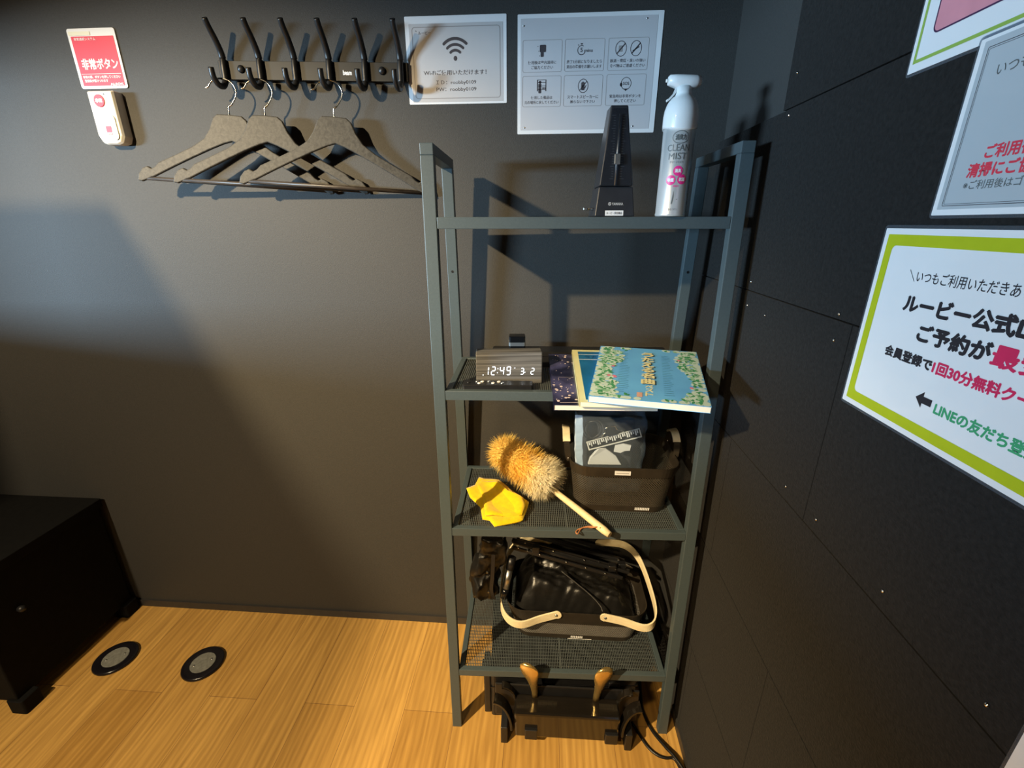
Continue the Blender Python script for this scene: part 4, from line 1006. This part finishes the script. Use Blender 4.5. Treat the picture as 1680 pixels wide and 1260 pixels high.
# ---------------------------------------------------------------- pedal unit
M_lac = mat('black_lacquer', (.011, .009, .007), .15, noise_amt=.1, noise_scale=30, coat=.4)
t = thing('pedal_unit', 'black piano pedal extender with two brass pedals pointing up, in front of the shelf', 'pedal unit', loc=(.3170, -.0680, 0), rz=R_(0.6))
b = MB(); b.prism8([(-.138, .004, .024), (.138, .004, .024), (.138, .056, .024), (-.138, .056, .024)], [(-.141, 0, .118), (.141, 0, .118), (.141, .056, .120), (-.141, .056, .120)]); b.build('housing', M_lac, t, .006)
b = MB(); b.box(-.196, .198, .0565, .0625, .030, .150); b.build('rear_plate', M_black, t, .003)
for s_ in (-1, 1):
    b = MB(); b.prism8([(s_ * .167 - .009, .0, 0), (s_ * .167 + .009, .0, 0), (s_ * .167 + .009, .060, 0), (s_ * .167 - .009, .060, 0)], [(s_ * .167 - .009, .0, .060), (s_ * .167 + .009, .0, .060), (s_ * .167 + .009, .060, .075), (s_ * .167 - .009, .060, .075)]); b.build('leg', M_black, t, .002)
    arc = [(s_ * (.196 - .050 * math.sin(a)), .006 + .020 * math.cos(a), .135 - .075 * (1 - math.cos(a))) for a in [k * PI / 2 / 10 for k in range(11)]]
    MB().strap(arc, .030, .006, updir=(0, 1, 0)).build('side_arm', M_lac, t, .001)
    arc = [(s_ * (.176 - .036 * math.sin(a)), .050, .155 - .040 * (1 - math.cos(a))) for a in [k * PI / 2 / 8 for k in range(9)]]
    MB().strap(arc, .020, .006, updir=(0, 1, 0)).build('rear_arm', M_lac, t, .001)
for x in (-.111, .103):
    MB().box(x, x + .034, -.006, .005, .030, .066, bev=.003).build('rubber_pad', M_black, t)
def pedal(x, dx, tw):
    b = MB(); prof = [(0, .117, .0085, .0085, .052), (.1, .140, .0088, .0085, .048), (.3, .172, .0105, .0085, .041), (.5, .200, .0150, .0080, .035), (.7, .228, .0225, .0075, .0285), (.86, .252, .0250, .0070, .0240), (.96, .266, .0200, .0060, .0220), (1.02, .274, .0080, .0035, .0215)]
    rings = []
    for u, z, hw, hd, y in prof:
        cx = x + dx * u ** 1.4
        a0 = tw * u
        rings.append([(cx + hw * math.cos(a) * math.cos(a0) - hd * math.sin(a) * math.sin(a0), y + hd * math.sin(a) * math.cos(a0) + hw * math.cos(a) * math.sin(a0), z) for a in [2 * PI * k / 20 for k in range(20)]])
    b.loft(rings, smooth=True); return b.build('pedal', M_gold, t)
pedal(-.085, -.022, R_(-14)); pedal(.081, .012, R_(16))

# ---------------------------------------------------------------- cords on the floor
M_cord = mat('black_rubber_cord', (.008, .008, .008), .4, noise_amt=.1)
o = MB().tube(catmull([(.500, .022, .010), (.512, .000, .0045), (.536, -.050, .0045), (.558, -.072, .0045), (.580, -.079, .0045), (.602, -.079, .0045), (.612, -.100, .0045), (.618, -.140, .0045), (.612, -.220, .0045)], 8), .0036, 8).build('floor_cable', M_cord)
tag(o, 'black cord curving across the floor from the pedal unit to the right wall', 'cord')
o = MB().tube(catmull([(.556, .140, .0045), (.548, .080, .0045), (.546, .040, .0045), (.560, -.010, .0045), (.584, -.055, .0125), (.604, -.085, .0165), (.6215, -.125, .0125), (.6215, -.200, .0045)], 8), .0042, 8).build('floor_cable', M_cord)
tag(o, 'black cord running past the inside of the right front shelf post', 'cord')

# ---------------------------------------------------------------- floor discs
M_grey = mat('grey_felt_disc', (.20, .205, .185), .8, noise_amt=.22, noise_scale=110, bump=.3, bump_scale=300)
M_discrim = mat('black_disc_rim', (.010, .009, .012), .22, noise_amt=.1, noise_scale=30)
def fdisc(label, x, y, rz):
    t = thing('floor_disc', label, 'floor disc', loc=(x, y, 0), rz=rz, group='round black discs on the floor')
    b = MB(); rings = []
    prof = [(.0605, 0), (.0615, .003), (.0600, .0075), (.0560, .0095), (.0400, .0080), (.0370, .0070)]
    b.lathe(prof, n=48); b.build('rim', M_discrim, t)
    MB().lathe([(.0362, .0068), (.0362, .0086), (.0350, .0092)], n=40).build('centre_plate', M_grey, t)
    for s_ in (-1, 1):
        MB().lathe([(.0034, 0), (.0028, .0012), (.0001, .0016)], (s_ * .024, 0, .0090), 12).build('screw', M_silver, t)
    return t
fdisc('black floor disc with a grey centre, the one next to the dark cabinet', -1.139, .097, R_(35))
fdisc('black floor disc with a grey centre, the one closer to the shelf', -.840, .098, R_(35))

# ---------------------------------------------------------------- dark cabinet at the left
M_matte = mat('matte_black_board', (.007, .007, .007), .8, noise_amt=.15, noise_scale=60, spec=.12)
t = thing('low_cabinet', 'low black cabinet on feet against the back wall, left of the floor discs', 'cabinet', loc=(-1.80, -.095, 0))
MB().box(0, .545, .012, .392, .045, .440, bev=.004).build('body', M_matte, t)
MB().box(-.008, .556, 0, .400, .440, .470, bev=.004).build('top', M_matte, t)
for x in (.005, .513):
    for y in (.006, .346): MB().box(x, x + .050, y, y + .050, 0, .050, bev=.006).build('foot', M_matte, t)
MB().lathe([(.008, 0), (.010, .010), (.007, .016), (.0001, .018)], n=16, mat=Matrix.Translation((.545, .10, .30)) @ Matrix.Rotation(PI / 2, 4, 'Y')).build('knob', M_blackmetal, t)

# ---------------------------------------------------------------- added light blocker by the left wall, out of view, shaping the back wall shadow
t = thing('light_blocker', 'added dark board with a half-clear edge, shading the back wall from out of view', 'shelf', loc=(XL, -1.40, 1.735))
MB().box(.0005, 1.052, 0, .856, 0, .015).build('board', M_black, t)
MB().box(1.052, 1.313, 0, .856, .003, .015).build('half_shadow_edge', see_through('half_shadow_tint', (.02, .02, .02), .1, .9, (.66, .67, .70)), t)  # tinted strip passes part of the lamp, for the paler shadow band
for y in (.12, .72): MB().prism8([(.0005, y, -.18), (.012, y, -.18), (.012, y + .02, -.18), (.0005, y + .02, -.18)], [(.0005, y, 0), (.16, y, 0), (.16, y + .02, 0), (.0005, y + .02, 0)]).build('bracket', M_blackmetal, t)

# ---------------------------------------------------------------- posters on the right wall
# (local x runs away from the corner, local y is up)
t = thing('poster', 'laminated poster with a yellow-green border and a green arrow line, on the right wall', 'poster', on_right(-0.3080, 1.1215, 0.0, R_(0)))
W_, H_ = .303, .2155
MB().poly(rrect(-.0035, W_ + .0035, -.0035, H_ + .0035, .004, 4), .0004, .0008).build('laminate_edge', M_lam, t)
MB().poly(rrect(0, W_, 0, H_, .001, 2), .0008, .0014).build('sheet', M_paper, t)
b = MB(); o_, i_ = rrect(.0065, W_ - .0065, .0065, H_ - .0065, .0008, 6), rrect(.0170, W_ - .017, .0185, H_ - .0185, .006, 6); b.ringflat(o_, i_, .0017); b.build('border', M_olive, t)
ink = MB()
line(t, '＼いつもご利用いただきありがとうございます／', .0530, .1610, .2310, .0125, .0017, .006, M_ink)
line(t, 'ルービー公式LINEからの', .0580, .1290, .2340, .0180, .0017, .045, M_ink)
line(t, 'ご予約が', .0880, .1020, .0840, .0180, .0017, .045, M_ink)
line(t, '最安値！', .1740, .1010, .0840, .0195, .0017, .028, M_crimson)
line(t, '会員登録で', .0500, .0760, .0670, .0120, .0017, .04, M_ink)
line(t, '1回30分無料クーポン', .1190, .0755, .1280, .0130, .0017, .035, M_crimson)
ink.flat([(.1100, .0455), (.1195, .0540), (.1195, .0490), (.1310, .0490), (.1310, .0415), (.1195, .0415), (.1195, .0365)], .0017)
line(t, 'LINEの友だち登録', .1360, .0365, .1060, .0130, .0017, .03, M_greenink)
ink.build('arrow', M_ink, t)

t = thing('poster', 'laminated grey poster with red lettering and a thin double frame, on the right wall', 'poster', on_right(-0.3700, 1.3500, 0.0022, R_(0)))
W_, H_ = .216, .152
MB().poly(rrect(-.003, W_ + .003, -.003, H_ + .003, .004, 4), .0004, .0008).build('laminate_edge', M_lam, t)
MB().poly(rrect(0, W_, 0, H_, .001, 2), .0008, .0014).build('sheet', M_paper, t)
MB().poly(rrect(.0055, W_ - .0055, .0055, H_ - .0030, .0008, 2), .0014, .0017).build('paper', M_greyposter, t)
b = MB(); frame_ring(b, .0105, W_ - .0105, .0085, H_ - .0085, .0006, .0015, .0019); frame_ring(b, .0122, W_ - .0122, .0102, H_ - .0102, .0004, .0012, .0019); b.build('frame_lines', M_ink2, t)
M_gprint = mat('grey_print', (.12, .13, .13), .5, noise_amt=.05)
line(t, 'いつもご利用いただき', .0270, .1165, .1080, .0105, .0019, .006, M_gprint)
line(t, 'ご利用後の', .0420, .0480, .0560, .0115, .0019, .025, M_redink)
line(t, '清掃にご協力ください', .0290, .0330, .1230, .0120, .0019, .025, M_redink)
line(t, '※ご利用後はゴミをお持ち帰りください', .0290, .0225, .1540, .0080, .0019, .008, M_gprint)

t = thing('poster', 'laminated poster with a thin green frame and a pink panel, above the grey poster', 'poster', on_right(-0.2760, 1.4990, 0.0, R_(0)))
W_, H_ = .303, .2155
MB().poly(rrect(-.003, W_ + .003, -.003, H_ + .003, .004, 4), .0004, .0008).build('laminate_edge', M_lam, t)
MB().poly(rrect(0, W_, 0, H_, .001, 2), .0008, .0014).build('sheet', M_paper, t)
b = MB(); frame_ring(b, .0050, W_ - .005, .0085, H_ - .0085, .0034, .0006, .0017); b.build('border', M_leafgreen, t)
b = MB(); b.flat(rrect(.0240, W_ - .024, .0310, H_ - .030, .007, 6), .0016, 0); frame_ring(b, .0232, W_ - .0232, .0302, H_ - .0292, .0016, .0078, .0018, 1); b.build('pink_panel', [M_pink, mat('plum_line', (.06, .02, .07), .5, noise_amt=.05)], t)

t = thing('poster', 'plain white sheet low on the right wall, below the other posters', 'poster', on_right(-0.6180, .660, 0.0, R_(0)))
MB().poly(rrect(-.003, .213, -.003, .300, .004, 4), .0004, .0008).build('laminate_edge', M_lam, t)
MB().poly(rrect(0, .210, 0, .297, .001, 2), .0008, .0014).build('sheet', M_paper, t)

# ---------------------------------------------------------------- tile pins on the right wall
PINS = [(-.008, 1.512, 'silver pin just under the highest seam in the black felt wall'), (-.011, 1.572, 'silver pin just above the highest seam, topmost of all the pins'),
        (.025, 1.235, 'silver pin beside the shelf post, above the middle seam'), (.023, 1.190, 'silver pin beside the shelf post, below the middle seam'),
        (-.055, 1.185, 'silver pin below the middle seam, a hand away from the shelf post'), (-.259, 1.226, 'silver pin above the middle seam, beside the poster with yellow-green border'),
        (-.261, 1.190, 'silver pin below the middle seam, beside the poster with yellow-green border'), (-.231, .937, 'silver pin above the lowest seam, nearest the shelf'),
        (-.319, .937, 'silver pin above the lowest seam, under the corner of the yellow-green poster'), (-.456, .938, 'silver pin midway along the lowest seam on the right wall'),
        (-.588, .938, 'silver pin above the lowest seam, beside the plain white sheet')]
pin0 = None
for y, z, lab in PINS:
    if pin0 is None:
        pin0 = MB().lathe([(.0024, 0), (.0022, .0012), (.0014, .0022), (.0001, .0026)], n=10).build('wall_pin', M_chrome); o = pin0
    else:
        o = pin0.copy(); COL.objects.link(o)
    o.matrix_world = on_right(y, z)
    tag(o, lab, 'pin', 'silver pins in the felt wall')
